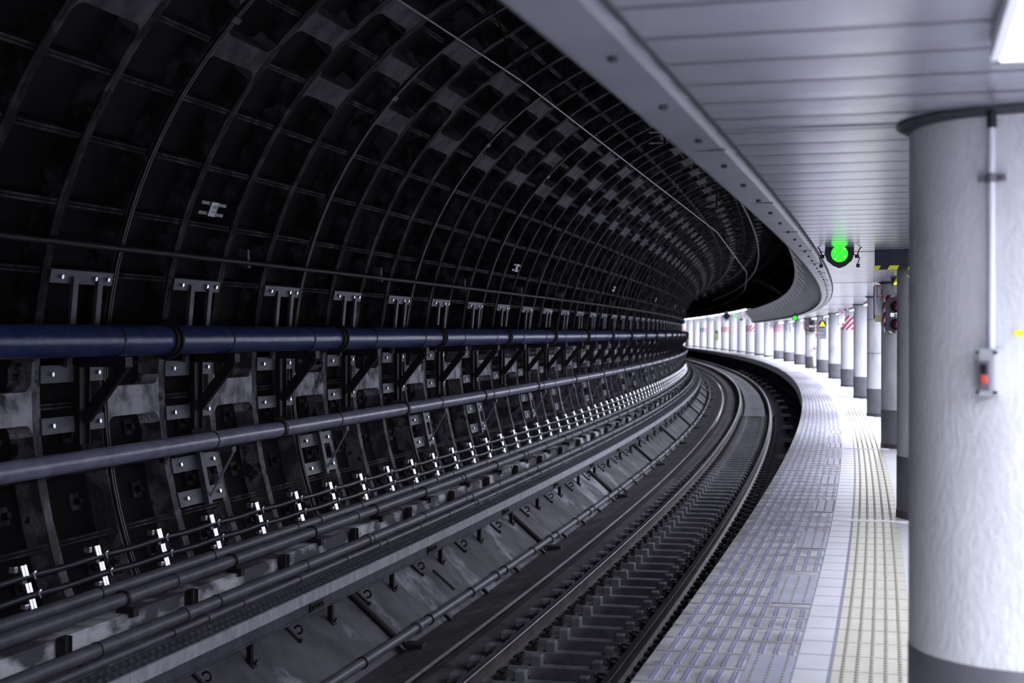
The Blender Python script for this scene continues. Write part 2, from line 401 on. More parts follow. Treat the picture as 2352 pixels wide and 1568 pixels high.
# upper thin pipe with small clips
t = long_pipe('conduit_pipe', 'thin dark pipe high on the wall above the blue pipe', -4.52, R(.652), .024, 3, 150, M['steel_black'], 10)
mb = MB().box((-.06, 0, .05), (.10, .045, .15)); mb.box((-.03, 0, -.02), (.06, .05, .05)); mb.box((-.1, 0, .12), (.04, .05, .02))
o0 = mb.build('clip', M['steel_paint'], t); o0.matrix_parent_inverse = Matrix.Translation(-t.location)
o0.location = P(12.5, -4.52, R(.652)); o0.rotation_euler.z = -plan(12.5)[2]
for k in range(1, 22): copyband(o0, 12.5+3.76*k, -4.52, R(.652))

# lower dark conduits
def conduit(label, u, z, r, couples, ties, s1=120):
    t = long_pipe('conduit_pipe', label, u, z, r, 3, s1, M['pvc'], 16)
    c = ringband(t, 'coupling', couples[0], u, z, r, .09, .011, M['pvc'])
    for s in couples[1:]: copyband(c, s, u, z)
    c = ringband(t, 'tie', ties[0], u, z, r, .014, .006, M['rubber'], 14)
    for s in ties[1:]: copyband(c, s, u, z)
    return t
rng = lambda a, d, n: [a + d*i for i in range(n)]
conduit('rear grey conduit of the pair lying on the concrete ledge', -4.39, R(-1.90), .047, rng(13.9, 4.1, 18), rng(9.6, 1.83, 44))
conduit('front grey conduit of the pair lying on the concrete ledge', -4.265, R(-1.955), .053, rng(10.55, 4.1, 19), rng(9.75, 1.83, 44))
conduit('thick grey conduit running below the pale concrete ledge', -4.05, R(-2.165), .053, rng(10.3, 4.1, 19), rng(9.0, 1.83, 45))
conduit('thin grey conduit squeezed beside the walkway deck', -3.955, R(-2.225), .028, rng(10.5, 4.0, 19), rng(9.9, 1.2, 60))
# corrugated cables
for lab, u, z in (('upper corrugated black cable held by bright metal clamps', -4.44, R(-1.64)), ('lower corrugated black cable held by bright metal clamps', -4.40, R(-1.765))):
    t = thing('power_cable', lab, 'cable', loc=P(4, u, z))
    pts = []; rad = []
    s = 4.0
    while s < 110:
        sag = -.008*(1-math.cos(2*math.pi*(s-8.75)/PITCH))/2
        if s < 13.5:
            pts.append(P(s, u, z+sag)); rad.append(.0245); s += .0085
            pts.append(P(s, u, z+sag)); rad.append(.020); s += .0085
        else: pts.append(P(s, u, z+sag)); rad.append(.023); s += .12 if s < 60 else .47
    o = MB().tube(pts, rad, 10).build('cable_run', M['cable'], t, smooth=True); o.matrix_parent_inverse = Matrix.Translation(-t.location)
# bright clamps
def clamp_parts(t):
    # local frame: x=u, y=along, z up; origin on the wall face near z R(-1.68)
    a = Vector((-.04, 0, .135)); b = Vector((.04, 0, -.145))
    d = (b-a).normalized(); nrm = Vector((.96, 0, .275))
    mb = MB()
    mb.bar(a-nrm*.005, b-nrm*.005, .05, .012, nrm)
    mb.build('backing_rail', M['steel_paint'], t)
    for q0, q1 in ((.00, .25), (.42, .64), (.80, 1.02)):
        p = a + (b-a)*q0; q = a + (b-a)*q1
        mb = MB()
        for y in (-.02, .012): mb.cyl(p+nrm*.02+Vector((0, y*1.2, 0)), q+nrm*.02+Vector((0, y*1.2, 0)), .0145, 12)
        mb.bar(p+nrm*.01, q+nrm*.01, .05, .012, nrm)
        mb.build('clamp_jaw', M['zinc'], t, smooth=True, autosm=40)
    mb = MB(); mb.box((-.05, -.07, .12), (.05, .04, .045)); mb.build('anchor', M['zinc'], t, bevel=.006)
    mb = MB(); mb.box((.03, -.06, -.125), (.04, .045, .035)); mb.build('anchor', M['zinc'], t, bevel=.006)
    for cx, cz in ((-.02+.012, .06), (.02+.012, -.065)):
        mb = MB(); mb.bar((cx+.01, .08, cz+.022), (cx+.02, .095, cz-.025), .01, .012); mb.cyl((cx+.015, .085, cz+.02), (cx+.018, .1, cz+.03), .008, 6)
        mb.build('cable_tie', M['zinc'], t)
NCL = 72
for k in range(NCL):
    s = 7.8 + .932*k
    lab = 'bright zinc clamp on the corrugated cables, %s from the left' % ordn(k+1)
    if k == 0:
        cl0 = thing('cable_clamp', lab, 'clamp', s=s, u=-4.42, z=R(-1.70), group='zinc clamps on the corrugated cables'); clamp_parts(cl0)
    else: dup(cl0, s, -4.42, R(-1.70), lab)

# ------------------------------------------------------------------ wall brackets (blue pipe)
def plate(t, zr, h=.12, w=.86, bolts=(-.30, .16, .34), up=0):
    u = wallu(R(zr)) - 0; a = math.asin((R(zr)-RC[1])/RR); rot = Matrix.Rotation(a, 3, 'Y')
    o = MB().box((0, 0, 0), (.018, w, h)).build('plate', M['steel_paint'], t); o.location = (u+.014, 0, R(zr)); o.rotation_euler.y = a
    for b in bolts:
        m = MB().cyl((.008, b, 0), (.03, b, 0), .018, 6).build('bolt', M['zinc_bolt'], o)
def blue_bracket(t):
    plate(t, .42, .10); plate(t, -.30, .13); plate(t, -.68, .12)
    for y in (-.12, .22):
        mb = MB().bar((wallu(R(.42))+.03, y, R(.42)), (wallu(R(0))+.03, y, R(-.25)), .07, .03, (1, 0, 0)); mb.build('upright', M['steel_paint'], t)
    up = wallu(R(-.3)) + .05
    mb = MB(); mb.box((up, .05, R(-.50)), (.05, .10, .68)); mb.box((up+.03, .05+.045, R(-.50)), (.05, .01, .68)); mb.build('post', M['steel_black'], t)
    mb = MB(); mb.box((up+.20, .05, R(-.215)), (.42, .10, .075)); mb.build('arm', M['steel_black'], t)
    mb = MB(); mb.bar((up+.36, .04, R(-.25)), (up+.03, .04, R(-.66)), .012, .085, (1, 0, 1)); mb.bar((up+.39, .07, R(-.26)), (up+.06, .07, R(-.67)), .07, .010, (1, 0, 1)); mb.build('brace', M['steel_black'], t)
NB = 42
for k in range(-1, NB):
    s = RIB0 + PITCH*(2*k+.5)
    lab = 'black steel bracket carrying the blue pipe, %s from the left' % ordn(k+2)
    if k == -1:
        bb0 = thing('pipe_bracket', lab, 'bracket', s=s, group='brackets under the blue pipe'); blue_bracket(bb0)
    else: dup(bb0, s, 0, 0, lab)
# big clamp loops round the blue pipe
def hanger(t):
    mb = MB(); pts = []
    for i in range(15):
        a = math.radians(-120 + 240*i/14); pts.append((U_B + (R_B+.03)*math.cos(a), 0, Z_B + (R_B+.03)*math.sin(a)))
    mb.tube(pts, .017, 6); mb.build('loop', M['steel_black'], t, smooth=True)
    MB().bar(pts[0], (wallu(R(-.2)), -.1, R(-.26)), .03, .02).build('stay', M['steel_black'], t)
    MB().bar(pts[-1], (wallu(R(.1)), 0, R(.14)), .03, .02).build('stay', M['steel_black'], t)
for k in range(0, 20):
    s = 10.72+.03+3.76*k; lab = 'black loop hanger round the blue pipe, %s from the left' % ordn(k+1)
    if k == 0:
        h0 = thing('pipe_hanger', lab, 'hanger', s=s, group='loop hangers on the blue pipe'); hanger(h0)
    else: dup(h0, s, 0, 0, lab)
# grey pipe brackets
def grey_bracket(t):
    plate(t, -1.13, .13, .86, (-.30, .32)); plate(t, -1.42, .13, .86, (-.30, .32))
    up = wallu(R(-1.3)) + .045
    MB().bar((wallu(R(-1.02))+.05, .03, R(-1.0)), (wallu(R(-1.5))+.05, .03, R(-1.5)), .07, .04, (1, 0, 0)).build('post', M['steel_paint'], t)
    MB().box((-4.52, .05, R(-1.015)), (.34, .08, .045)).build('arm', M['steel_paint'], t)
    MB().bar((-4.35, .05, R(-1.03)), (up+.02, .05, R(-1.50)), .03, .012, (1, 0, 1)).build('brace', M['pipe_grey'], t)
for j, k in enumerate(GK):
    s = RIB0 + PITCH*(k+.5); lab = 'grey bracket with thin brace under the lavender pipe, %s from the left' % ordn(j+1)
    if j == 0:
        gb0 = thing('pipe_bracket', lab, 'bracket', s=s, group='brackets under the lavender grey pipe'); grey_bracket(gb0)
    else: dup(gb0, s, 0, 0, lab)

# ------------------------------------------------------------------ ledge, walkway, slope
led = MB().sweep([(-4.9, R(-2.05)), (-4.21, R(-2.05)), (-4.19, R(-2.07)), (-4.17, R(-2.4))], 2, 150, .5, stepfar=1.5)
tag(led.build('trim_1', M['ledge']), kind='structure')['label'] = 'patchy white concrete ledge below the cables'
# black stand blocks on the ledge face and under the conduits
def stand(t):
    mb = MB().box((-4.145, 0, R(-2.10)), (.05, .10, .15)); mb.box((-4.115, .035, R(-2.10)), (.02, .012, .15)); mb.box((-4.13, -.035, R(-2.10)), (.04, .012, .15)); mb.build('channel', M['steel_black'], t)
    mb = MB().box((-4.12, .09, R(-2.225)), (.12, .05, .03)); mb.build('foot', M['steel_black'], t)
for k in range(0, 50):
    s = 6.92 + 1.83*k; lab = 'small black channel standing against the pale ledge, %s from the left' % ordn(k+1)
    if k == 0:
        st0 = thing('pipe_stand', lab, 'pipe support', s=s, group='black supports along the pale ledge'); stand(st0)
    else: dup(st0, s, 0, 0, lab)
def saddle(t):
    mb = MB().box((-4.22, 0, R(-2.03)), (.14, .07, .035)); mb.box((-4.16, 0, R(-2.045)), (.03, .08, .06)); mb.build('base', M['steel_black'], t)
    pts = [(-4.265+.062*math.cos(math.radians(a)), 0, R(-1.955)+.062*math.sin(math.radians(a))) for a in range(-60, 150, 20)]
    MB().tube(pts, .007, 6).build('wire_loop', M['steel_black'], t)
for k in range(0, 48):
    s = 7.88 + 1.83*k; lab = 'black saddle holding the conduit pair on the ledge, %s from the left' % ordn(k+1)
    if k == 0:
        sd0 = thing('pipe_saddle', lab, 'pipe support', s=s, group='black saddles under the conduit pair'); saddle(sd0)
    else: dup(sd0, s, 0, 0, lab)

WE, WZ = -3.68, R(-2.262)
tw = thing('walkway', 'narrow raised steel walkway with pale edge along the tunnel wall', 'walkway', loc=P(3, WE, WZ))
def kid(o, t): o.matrix_parent_inverse = Matrix.Translation(-t.location); return o
# chequer plate deck (mesh pattern near, plain far)
mb = MB().sweep([(-3.925, WZ-.03), (-3.925, WZ), (WE-.025, WZ), (WE-.025, WZ-.03)], 3, 120, .5, stepfar=1.0)
s = 6.0
while s < 24:
    for q in range(4):
        u = -3.90 + .055*q + (.0275 if int(round(s/.05)) % 2 else 0)
        c = P(s, u, WZ+.002); th = plan(s)[2]
        mb.box(c, (.006, .030, .006), Matrix.Rotation(-th + (.6 if q % 2 else -.6), 3, 'Z'))
    s += .05
kid(mb.build('deck', M['pvc'], tw), tw)
s = 3.0; k = 0
while s < 92:
    L = 1.45; s1 = s+L
    o = MB().sweep([(WE-.03, WZ-.09), (WE-.03, WZ+.004), (WE-.004, WZ+.004), (WE, WZ), (WE, WZ-.09)], s, s1-.008, .36, closed=True)
    kid(o.build('edge_slab', M['kerb'], tw), tw); s = s1; k += 1
o = MB().sweep([(WE-.05, WZ-.20), (WE-.05, WZ-.09), (WE-.01, WZ-.09), (WE-.01, WZ-.105), (WE-.03, WZ-.105), (WE-.03, WZ-.185), (WE-.01, WZ-.185), (WE-.01, WZ-.20)], 3, 92, .5, closed=True)
kid(o.build('side_channel', M['steel_paint'], tw), tw)
def slopez(u): return R(-2.715) + (-3.60-u)*.857
s = 7.25; k = 0; PS = []
while s < 88: PS.append(s); s += 1.735
pm = None
for i, s in enumerate(PS):
    if pm is None:
        ub = WE-.03; zb = slopez(ub)
        mb = MB().box((ub, 0, (WZ-.2+zb)/2), (.05, .012, WZ-.2-zb+.02)); mb.box((ub-.022, .02, (WZ-.2+zb)/2), (.008, .045, WZ-.2-zb+.02)); mb.box((ub+.02, 0, (WZ-.2+zb)/2-.02), (.01, .05, WZ-.2-zb+.0))
        mb.box((ub+.01, .02, zb+.0), (.09, .09, .012), Matrix.Rotation(.7, 3, 'Y')); mb.cyl((ub+.03, .03, zb-.01), (ub+.05, .03, zb+.03), .01, 6)
        pm = mb.build('post', M['steel_black'], tw); kid(pm, tw); o = pm
    else: o = pm.copy(); COL.objects.link(o)
    place(o, s)
bm0 = None
for i, s in enumerate(PS[1::2]):
    if bm0 is None:
        mb = MB().box((WE-.02, 0, WZ-.145), (.012, .30, .085))
        for q in range(4): mb.cyl((WE-.014, -.1+.066*q, WZ-.145), (WE+.008, -.1+.066*q, WZ-.145), .016, 6)
        bm0 = mb.build('splice_plate', M['steel_black'], tw); kid(bm0, tw); o = bm0
    else: o = bm0.copy(); COL.objects.link(o)
    place(o, s-.35)
# slope and floor on the left
FZ = R(-3.02); RL, RRR = -1.90, -.86
sl = MB().sweep([(-4.3, slopez(-4.3)), (-3.95, slopez(-3.95)), (-3.6, slopez(-3.6)), (-3.25, FZ)], 2, 150, .5, stepfar=1.5)
tag(sl.build('wall_lower', M['slope']), kind='structure')['label'] = 'sloping stained concrete haunch beside the track'
# joints on the slope as thin seams
bed = MB().sweep([(-3.3, FZ), (-2.95, FZ+.06), (-2.66, FZ+.145), (-2.64, FZ+.12), (-2.58, FZ+.12), (-2.56, FZ+.165), (-2.42, R(-2.80)), (RL+.20, R(-2.80)), (RL+.21, R(-2.99)), (RRR-.21, R(-2.99)), (RRR-.20, R(-2.80)), (-.30, R(-2.80)), (-.28, R(-2.9)), (.6, R(-2.9))], 2, 200, .5, stepfar=1.5)
tag(bed.build('track_bed', M['bed']), kind='structure')
g = MB().sweep([(-2.638, FZ+.126), (-2.582, FZ+.126)], 2, 150, .5); tag(g.build('gutter_water', M['water']), 'shallow wet gutter glinting between slope and track', 'water')
# low pipe on the slope
UE, ZE, RE = -3.235, R(-2.872), .044
t = long_pipe('drain_pipe', 'low grey pipe running near the foot of the slope beside the track', UE, ZE, RE, 3, 130, M['pvc'], 16)
c = ringband(t, 'coupling', 13.55, UE, ZE, RE, .07, .02, M['pvc'])
for k in range(-1, 22):
    if k: copyband(c, 13.55+3.1*k, UE, ZE)
c = ringband(t, 'collar', 12.0, UE, ZE, RE, .02, .012, M['steel_black'])
for k in range(-2, 34):
    if k: copyband(c, 12.0+1.55*k+.4, UE, ZE)
mb = MB().box((UE-.02, 0, ZE-.075), (.16, .06, .04), Matrix.Rotation(.7, 3, 'Y'))
o0 = kid(mb.build('foot', M['steel_black'], t), t); place(o0, 11.5)
for k in range(-2, 40):
    if k: o = o0.copy(); COL.objects.link(o); place(o, 11.5+1.55*k)
SLD = Vector((.759, 0, -.651))     # direction down the slope
# drain runs down the slope
def drain(t):
    a = Vector((-3.92, 0, slopez(-3.92)+.04)); b = Vector((-3.27, 0, slopez(-3.27)+.045))
    MB().cyl(a, b, .033, 10).build('down_pipe', M['steel_black'], t, smooth=True, autosm=40)
    MB().bar(a+Vector((0, .05, -.02)), b+Vector((0, .05, -.02)), .02, .05, (1, 0, 1)).build('edge_rail', M['rubber'], t)
    MB().box((-3.14, 0, FZ+.03), (.20, .17, .10)).build('outlet_box', M['steel_black'], t, bevel=.008)
for k in range(-1, 12):
    s = 13.2 + 6.45*k; lab = 'black drain pipe running down the slope, %s from the left' % ordn(k+2)
    if k == -1:
        d0 = thing('slope_drain', lab, 'drain', s=s, group='drain pipes down the slope'); drain(d0)
    else: dup(d0, s, 0, 0, lab)
# cable hooks standing on the slope
def hook(t):
    u0 = -3.74; n = Vector((.651, 0, .759)); b = Vector((u0, 0, slopez(u0)))
    mb = MB(); mb.bar(b-SLD*.09+n*.012, b+SLD*.09+n*.012, .035, .02, n); mb.box(b+SLD*.07+n*.02, (.03, .04, .02)); mb.build('base_rail', M['steel_black'], t)
    c = b+n*.075; pts = []
    for i in range(11):
        a = math.radians(-60+ i*27); pts.append(c + SLD*(.035*math.cos(a)) + n*(.035*math.sin(a)))
    MB().tube(pts, .010, 6).build('hook', M['steel_black'], t, smooth=True)
for k in range(0, 44):
    s = PS[0]+.95+1.735*k; lab = 'small black cable hook on the slope under the walkway, %s from the left' % ordn(k+1)
    if k == 0:
        hk0 = thing('cable_hook', lab, 'hook', s=s, group='cable hooks on the slope'); hook(hk0)
    else: dup(hk0, s, 0, 0, lab)
# loose plate lying on the slope
t = thing('loose_plate', 'flat dark board lying on the slope below the walkway', 'board', s=15.55)
o = MB().bar(Vector((-3.66, 0, slopez(-3.66)+.025)), Vector((-3.42, .02, slopez(-3.42)+.025)), .10, .018, (.65, 0, .76)).build('board', M['steel_paint'], t)

# ------------------------------------------------------------------ track
RZ = R(-2.60); RL, RRR = -1.90, -.86
def rail_prof(u, z):
    h = .153; return [(u-.0625, z-h), (u-.0625, z-h+.012), (u-.012, z-h+.03), (u-.008, z-.045), (u-.030, z-.034), (u-.0325, z-.010), (u-.026, z-.001), (u-.012, z), (u+.012, z), (u+.026, z-.001), (u+.0325, z-.010), (u+.030, z-.034), (u+.008, z-.045), (u+.012, z-h+.03), (u+.0625, z-h+.012), (u+.0625, z-h)]
for lab, u in (('outer steel running rail on the tunnel wall side', RL), ('steel running rail nearest the platform', RRR)):
    pr = rail_prof(u, RZ); mt = [0]*16; mt[6] = mt[7] = mt[8] = 1
    o = MB().sweep(pr, 2, 220, .5, closed=True, stepfar=1.5, mats=mt).build('rail', [M['rail_side'], M['rail_top']])
    tag(o, lab, 'rail')
SZ = RZ - .155
def sleeper(t):
    # beam
    MB().box(((RL+RRR)/2, 0, SZ-.085), (.60, .125, .17)).build('beam', M['sleeper'], t, bevel=.008)
    for u in (RL, RRR): MB().box((u, 0, SZ-.04), (.46, .17, .08)).build('rail_seat', M['sleeper'], t, bevel=.008)
    MB().box((RL+.275, 0, SZ+.02), (.09, .115, .13)).build('stop_block', M['sleeper'], t, bevel=.01)
    MB().box((RRR-.255, 0, SZ+.01), (.08, .115, .10)).build('stop_block', M['sleeper'], t, bevel=.01)
    MB().box((RL-.25, 0, SZ+.005), (.12, .15, .06)).build('stop_block', M['sleeper'], t, bevel=.01)
    for u in (RL, RRR):
        for q in (-1, 1):
            mb = MB(); c = Vector((u+q*.125, 0, SZ+.045))
            pts = [c + Vector((q*.045*math.cos(a), .055*math.sin(a)*1.1, .012+.028*math.cos(a*.5))) for a in [math.radians(x) for x in range(-150, 151, 30)]]
            mb.tube(pts, .011, 6); mb.cyl(c+Vector((0, 0, -.05)), c+Vector((0, 0, .03)), .026, 6); mb.box(c+Vector((-q*.02, 0, -.03)), (.10, .09, .035))
            mb.build('rail_clip', M['steel_black'], t)
NS = 0; s = 8.0
sl0 = None
while s < 47.5:
    NS += 1; lab = 'dark grey sleeper with rail clips, %s from the bottom of the photo' % ordn(NS)
    if sl0 is None:
        sl0 = thing('sleeper', lab, 'sleeper', s=s, group='sleepers under the rails'); sleeper(sl0)
    else: dup(sl0, s, 0, 0, lab)
    s += .545
# covered section further round the bend
k = 0; s = 48.0
while s < 150:
    k += 1
    o = MB().sweep([(RL+.17, R(-2.8)), (RL+.17, SZ+.02), (RRR-.17, SZ+.02), (RRR-.17, R(-2.8))], s, s+4.9, .7, closed=True).build('track_cover', M['sleeper'])
    tag(o, 'flat dark cover slab between the rails, %s from the camera' % ordn(k), 'cover slab', 'cover slabs between the rails'); s += 5.0
# pale blocks in the trough by the platform
for k in range(15):
    s = 31.0 + 4.9*k + (0 if k < 3 else 1.0)
    t = thing('trackside_block', 'pale block in the trough beside the platform, %s from the camera' % ordn(k+1), 'block', s=s, u=-.36, z=R(-2.8), group='pale blocks beside the inner rail')
    MB().box((0, 0, .18), (.30, .10, .09)).build('block', M['plaster'], t, bevel=.01)
    MB().box((0, 0, .06), (.12, .10, .12)).build('stem', M['steel_black'], t)

# ================================================================== PLATFORM
UW = 6.6     # far side wall of the hall
fl = MB().sweep([(1.30, 0), (UW, 0)], -10, 215, 1.0, stepfar=2)
floor = tag(fl.build('floor', M['floor']), kind='structure')
edge = MB().sweep([(.9, -.30), (.0, -.30), (-.012, -.28), (-.012, -.02), (.0, -.004), (.06, 0), (.73, 0)], -10, 215, .5, stepfar=1.5)
edge.build('edge_slab', M['grip'], floor)
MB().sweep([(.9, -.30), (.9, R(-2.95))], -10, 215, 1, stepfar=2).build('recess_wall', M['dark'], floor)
mb = MB().sweep([(.735, .001), (.895, .001)], -10, 215, .5, stepfar=1.5); mb.build('white_strip', M['whitetile'], floor)
mb = MB().sweep([(.915, .001), (1.30, .001)], -10, 215, .5, stepfar=1.5); mb.build('tactile_strip', M['tactile'], floor)
mb = MB()
mb.sweep([(.727, .0022), (.735, .0022)], -2, 200, .5, stepfar=1.5); mb.sweep([(.895, .0022), (.915, .0022)], -2, 200, .5, stepfar=1.5)
def cross(mb, s, u0, u1, w, z):
    x, y, t = plan(s); rot = Matrix.Rotation(-t, 3, 'Z'); mb.box(P(s, (u0+u1)/2, z/2), (u1-u0, w, z), rot)
TP = .335; s = 4.0; rows = []
while s < 120: rows.append(s); s += TP
for s in rows:
    cross(mb, s, .0, .727, .010 if s < 40 else .014, .003)
    cross(mb, s+.1, .735, 1.30, .004, .0027)
mb.build('tile_joints', M['joint'], floor)
# raised bars on each grip tile; some tiles replaced by flat plates
PL = [(6.95, 7.72, .50), (9.15, 10.2, .49), (11.45, 12.4, .51), (13.75, 14.7, .53), (16.2, 17.1, .50), (18.6, 19.5, .53), (21.3, 22.2, .53), (24.3, 25.0, .53), (27, 27.9, .5), (31, 31.9, .52), (35, 36, .5), (40, 41, .5)]
mb = MB()
for s in rows:
    if s > 62: break
    for k in range(9):
        u = .085 + .0765*k
        if any(a-.05 < s+TP/2 < b+.05 and u > uu-.02 for a, b, uu in PL): continue
        x, y, t = plan(s+TP/2); rot = Matrix.Rotation(-t, 3, 'Z')
        for q in (-.0085, .0085): mb.box(P(s+TP/2, u+q, .003), (.009, TP*.72, .006), rot)
mb.build('grip_bars', M['gripbar'], floor)
mb = MB(); md = MB()
for a, b, uu in PL:
    mb.sweep([(uu, .0005), (uu, .004), (.722, .004), (.722, .0005)], a, b, .3)
    for row in range(3):
        q = a+.06
        while q < b-.04:
            md.cyl(P(q, uu+.04+row*.075, .003), P(q, uu+.04+row*.075, .008), .008, 6); q += .06
mb.build('repair_plates', M['patchplate'], floor); md.build('plate_studs', M['tacdot'], floor)
# warning dots
mb = MB()
s = 4.5
while s < 58:
    for k in range(5): 
        u = .965 + .068*k; mb.cyl(P(s, u, .001), P(s, u, .0075), .0135, 8 if s < 20 else 5, r2=.009)
    s += .0575
mb.build('warning_dots', M['tacdot'], floor)
# continuing guide lines further off
mb = MB()
for k in range(5):
    u = .965 + .068*k; mb.sweep([(u-.007, .003), (u+.007, .003)], 58, 150, 1)
mb.build('guide_lines', M['tacdot'], floor)
# low side wall of the platform hall and the bright wall behind the columns
tag(MB().sweep([(UW, -.01), (UW, 3.6)], -10, 215, 1, stepfar=2).build('wall_right', M['plaster']), kind='structure')
# ------------------------------------------------------------------ ceiling
CZ = R(.755); SEND = 100.0
mb = MB(); mg = MB(); s = -1.0; q = 0
PW = .35
while s < SEND:
    w = PW; a, b = s+.013, s+w-.013
    prof = [(a, -.0125), (s+w*.3, -.0140), (s+w*.5, -.0145), (s+w*.7, -.0140), (b, -.0125)]
    k = len(mb.v)
    for ss, dz in prof:
        x, y, t = plan(ss)
        for u in (.56, UW): mb.v.append((x+u*math.cos(t), y-u*math.sin(t), CZ+dz))
    for i in range(len(prof)-1): mb.face([k+2*i, k+2*i+1, k+2*i+3, k+2*i+2])
    s += w
ceil = tag(mb.build('ceiling', M['alu'], smooth=True, autosm=35), kind='structure')
MB().sweep([(.5, CZ-.0115), (UW, CZ-.0115)], -10, SEND, 1).build('backing', M['groove'], ceil)
MB().sweep([(-10, CZ+.03), (UW, CZ+.03)], -10, -1, 1) if False else None
MB().sweep([(.39, CZ+.0), (.39, CZ-.034), (.405, CZ-.038), (.55, CZ-.030), (.57, CZ-.022), (.575, CZ+.02)], -6, SEND, .5).build('edge_trim', M['alu_trim'], ceil)
mb = MB(); s = 3.6
for k in range(40):
    cross_s = 5.95 + 2.33*k; x, y, t = plan(cross_s); mb.box(P(cross_s, .485, CZ-.0345), (.16, .008, .004), Matrix.Rotation(-t, 3, 'Z'))
mb.build('trim_joints', M['groove'], ceil)
mb = MB()
for k in range(110):
    s = 4.0 + .82*k; mb.cyl(P(s, .50, CZ-.046), P(s, .50, CZ-.028), .014 if s < 9 else .011, 8)
mb.build('trim_screws', M['screw'], ceil)
mb = MB().sweep([(.575, CZ-.014), (.60, CZ-.016), (.60, CZ)], -6, SEND, .5)
mb.build('trim_gap', M['groove'], ceil)
CS = [5.62 + 8.02*n for n in range(24)]
mb = MB()
for n in range(0, 12):
    s = CS[n] - .05
    if n == 0: s = 5.55
    x, y, t = plan(s); mb.box(P(s, (.6+UW)/2, CZ-.012), (UW-.6, .10 if n else .02, .012), Matrix.Rotation(-t, 3, 'Z'))
mb.build('cross_beam', M['alu_trim'], ceil)
# corrugated curtain hanging on the track side, leaning out towards its top
mb = MB(); s = -4.0; i = 0; k = 0; L = 4
def cpt(s, f, d): # f 0 bottom .. 1 top
    u0, z0, u1, z1 = .455, CZ+.02, -.15, R(1.56)
    return P(s, u0+(u1-u0)*f - d*.83, z0+(z1-z0)*f - d*.55)
pat = [(0, 0), (.05, 0), (.065, .045), (.165, .045), (.18, 0), (.20, 0)]
ss = []
while s < SEND:
    for a, d in pat[:-1]: ss.append((s+a, d))
    s += .2 if s < 60 else .4
for a, d in ss:
    mb.v.append(tuple(cpt(a, 0, d))); mb.v.append(tuple(cpt(a, 1, d)))
for i in range(len(ss)-1): mb.face([2*i, 2*i+1, 2*i+3, 2*i+2])
cur = mb.build('wall_curtain', M['curtain']); tag(cur, 'corrugated grey metal curtain under the vault above the platform edge', None, None, 'structure')
mb = MB(); s = 10
while s < SEND-2:
    x, y, t = plan(s); a = cpt(s, .06, .049); b = cpt(s, .85 if int(s/1.6) % 2 else .6, .049)
    mb.bar(a, b, .06, .008, (-.83, 0, -.55)); s += 1.6
mb.build('curtain_slots', M['groove'], cur)
# closing slab above the ceiling, so no light escapes upwards
tag(MB().sweep([(-.15, R(1.56)), (-.1, R(1.60)), (3.1, R(1.60)), (UW, R(1.60)), (UW, CZ)], -10, SEND, 1).build('trim_2', M['shell']), kind='structure')
# ceiling of the far, higher platform part
tag(MB().sweep([(.1, R(1.72)), (UW, R(1.72))], SEND+.5, 215, 2).build('ceiling_far', M['plaster']), kind='structure')
tag(MB().sweep([(.05, R(2.1)), (.05, R(1.70)), (.12, R(1.70)), (3.2, R(2.1))], SEND+.5, 215, 2).build('trim_3', M['shell']), kind='structure')
# end partition between the two ceilings
e = MB(); a0_, a1_ = P(SEND+.2, .3, 0), P(SEND+.2, UW, 0)
e.quadmesh([Vector((a0_.x, a0_.y, CZ)), Vector((a1_.x, a1_.y, CZ)), Vector((a1_.x, a1_.y, R(1.72))), Vector((a0_.x, a0_.y, R(1.72)))], [(0, 1, 2, 3)])
tag(e.build('wall_header', M['plaster']), kind='structure')

# ------------------------------------------------------------------ luminaires
def lum(label, s0, s1, u0, u1, z=None, group=None, m='lamp'):
    z = z or CZ-.016
    t = thing('ceiling_light', label, 'light', s=(s0+s1)/2, u=(u0+u1)/2, z=z, group=group)
    L, w = s1-s0, u1-u0
    mb = MB()
    for q in (-1, 1): mb.box((q*(w/2-.012), 0, -.03), (.024, L, .06)); mb.box((0, q*(L/2-.012), -.03), (w, .024, .06))
    mb.build('frame', M['white'], t)
    mb = MB(); mb.v = [(-w/2+.02, -L/2+.02, -.045), (w/2-.02, -L/2+.02, -.045), (w/2-.02, L/2-.02, -.045), (-w/2+.02, L/2-.02, -.045)]; mb.face([3, 2, 1, 0])
    mb.build('diffuser', M[m], t)
    return t
lum('glaring white ceiling light panel at the top right corner beside the nearest column', 1.8, 4.12, 1.44, 1.80)
for n in range(0, 12):
    lum('white ceiling light panel in line with the columns, in the %s bay from the camera' % ordn(n+1), CS[n]+1.5, CS[n]+6.4, 1.44, 1.80, m='lamp_low' if n == 0 else 'lamp_mid' if n == 1 else 'lamp_high')
for n in range(-1, 12):
    s0 = 5.62 + 8.02*n + .5
    lum('long white ceiling light in the hall beyond the columns', s0, s0+7.0, 3.1, 3.5, group='hall ceiling lights hidden behind the columns', m='lamp_first' if n < 0 else 'lamp_soft' if n < 2 else 'lamp_hall')
for n in range(12, 24):
    s0 = 5.62 + 8.02*n
    lum('long white ceiling light in the far hall round the bend', s0+.5, s0+7.4, 3.4, 3.9, z=R(1.70), group='far hall ceiling lights', m='lamp_far')
for n in range(0, 11):
    s0 = SEND+1.0+8.5*n
    t = thing('edge_light', 'glowing tube over the far platform edge, %s beyond the curtain' % ordn(n+1), 'light', s=s0+4.2, u=.0, z=R(1.74), group='tube lights along the far platform edge')
    MB().box((0, 0, 0), (.16, 8.3, .08)).build('housing', M['white'], t)
    MB().box((-.02, 0, -.07), (.10, 8.3, .06)).build('tube', M['lamp_tube'], t)

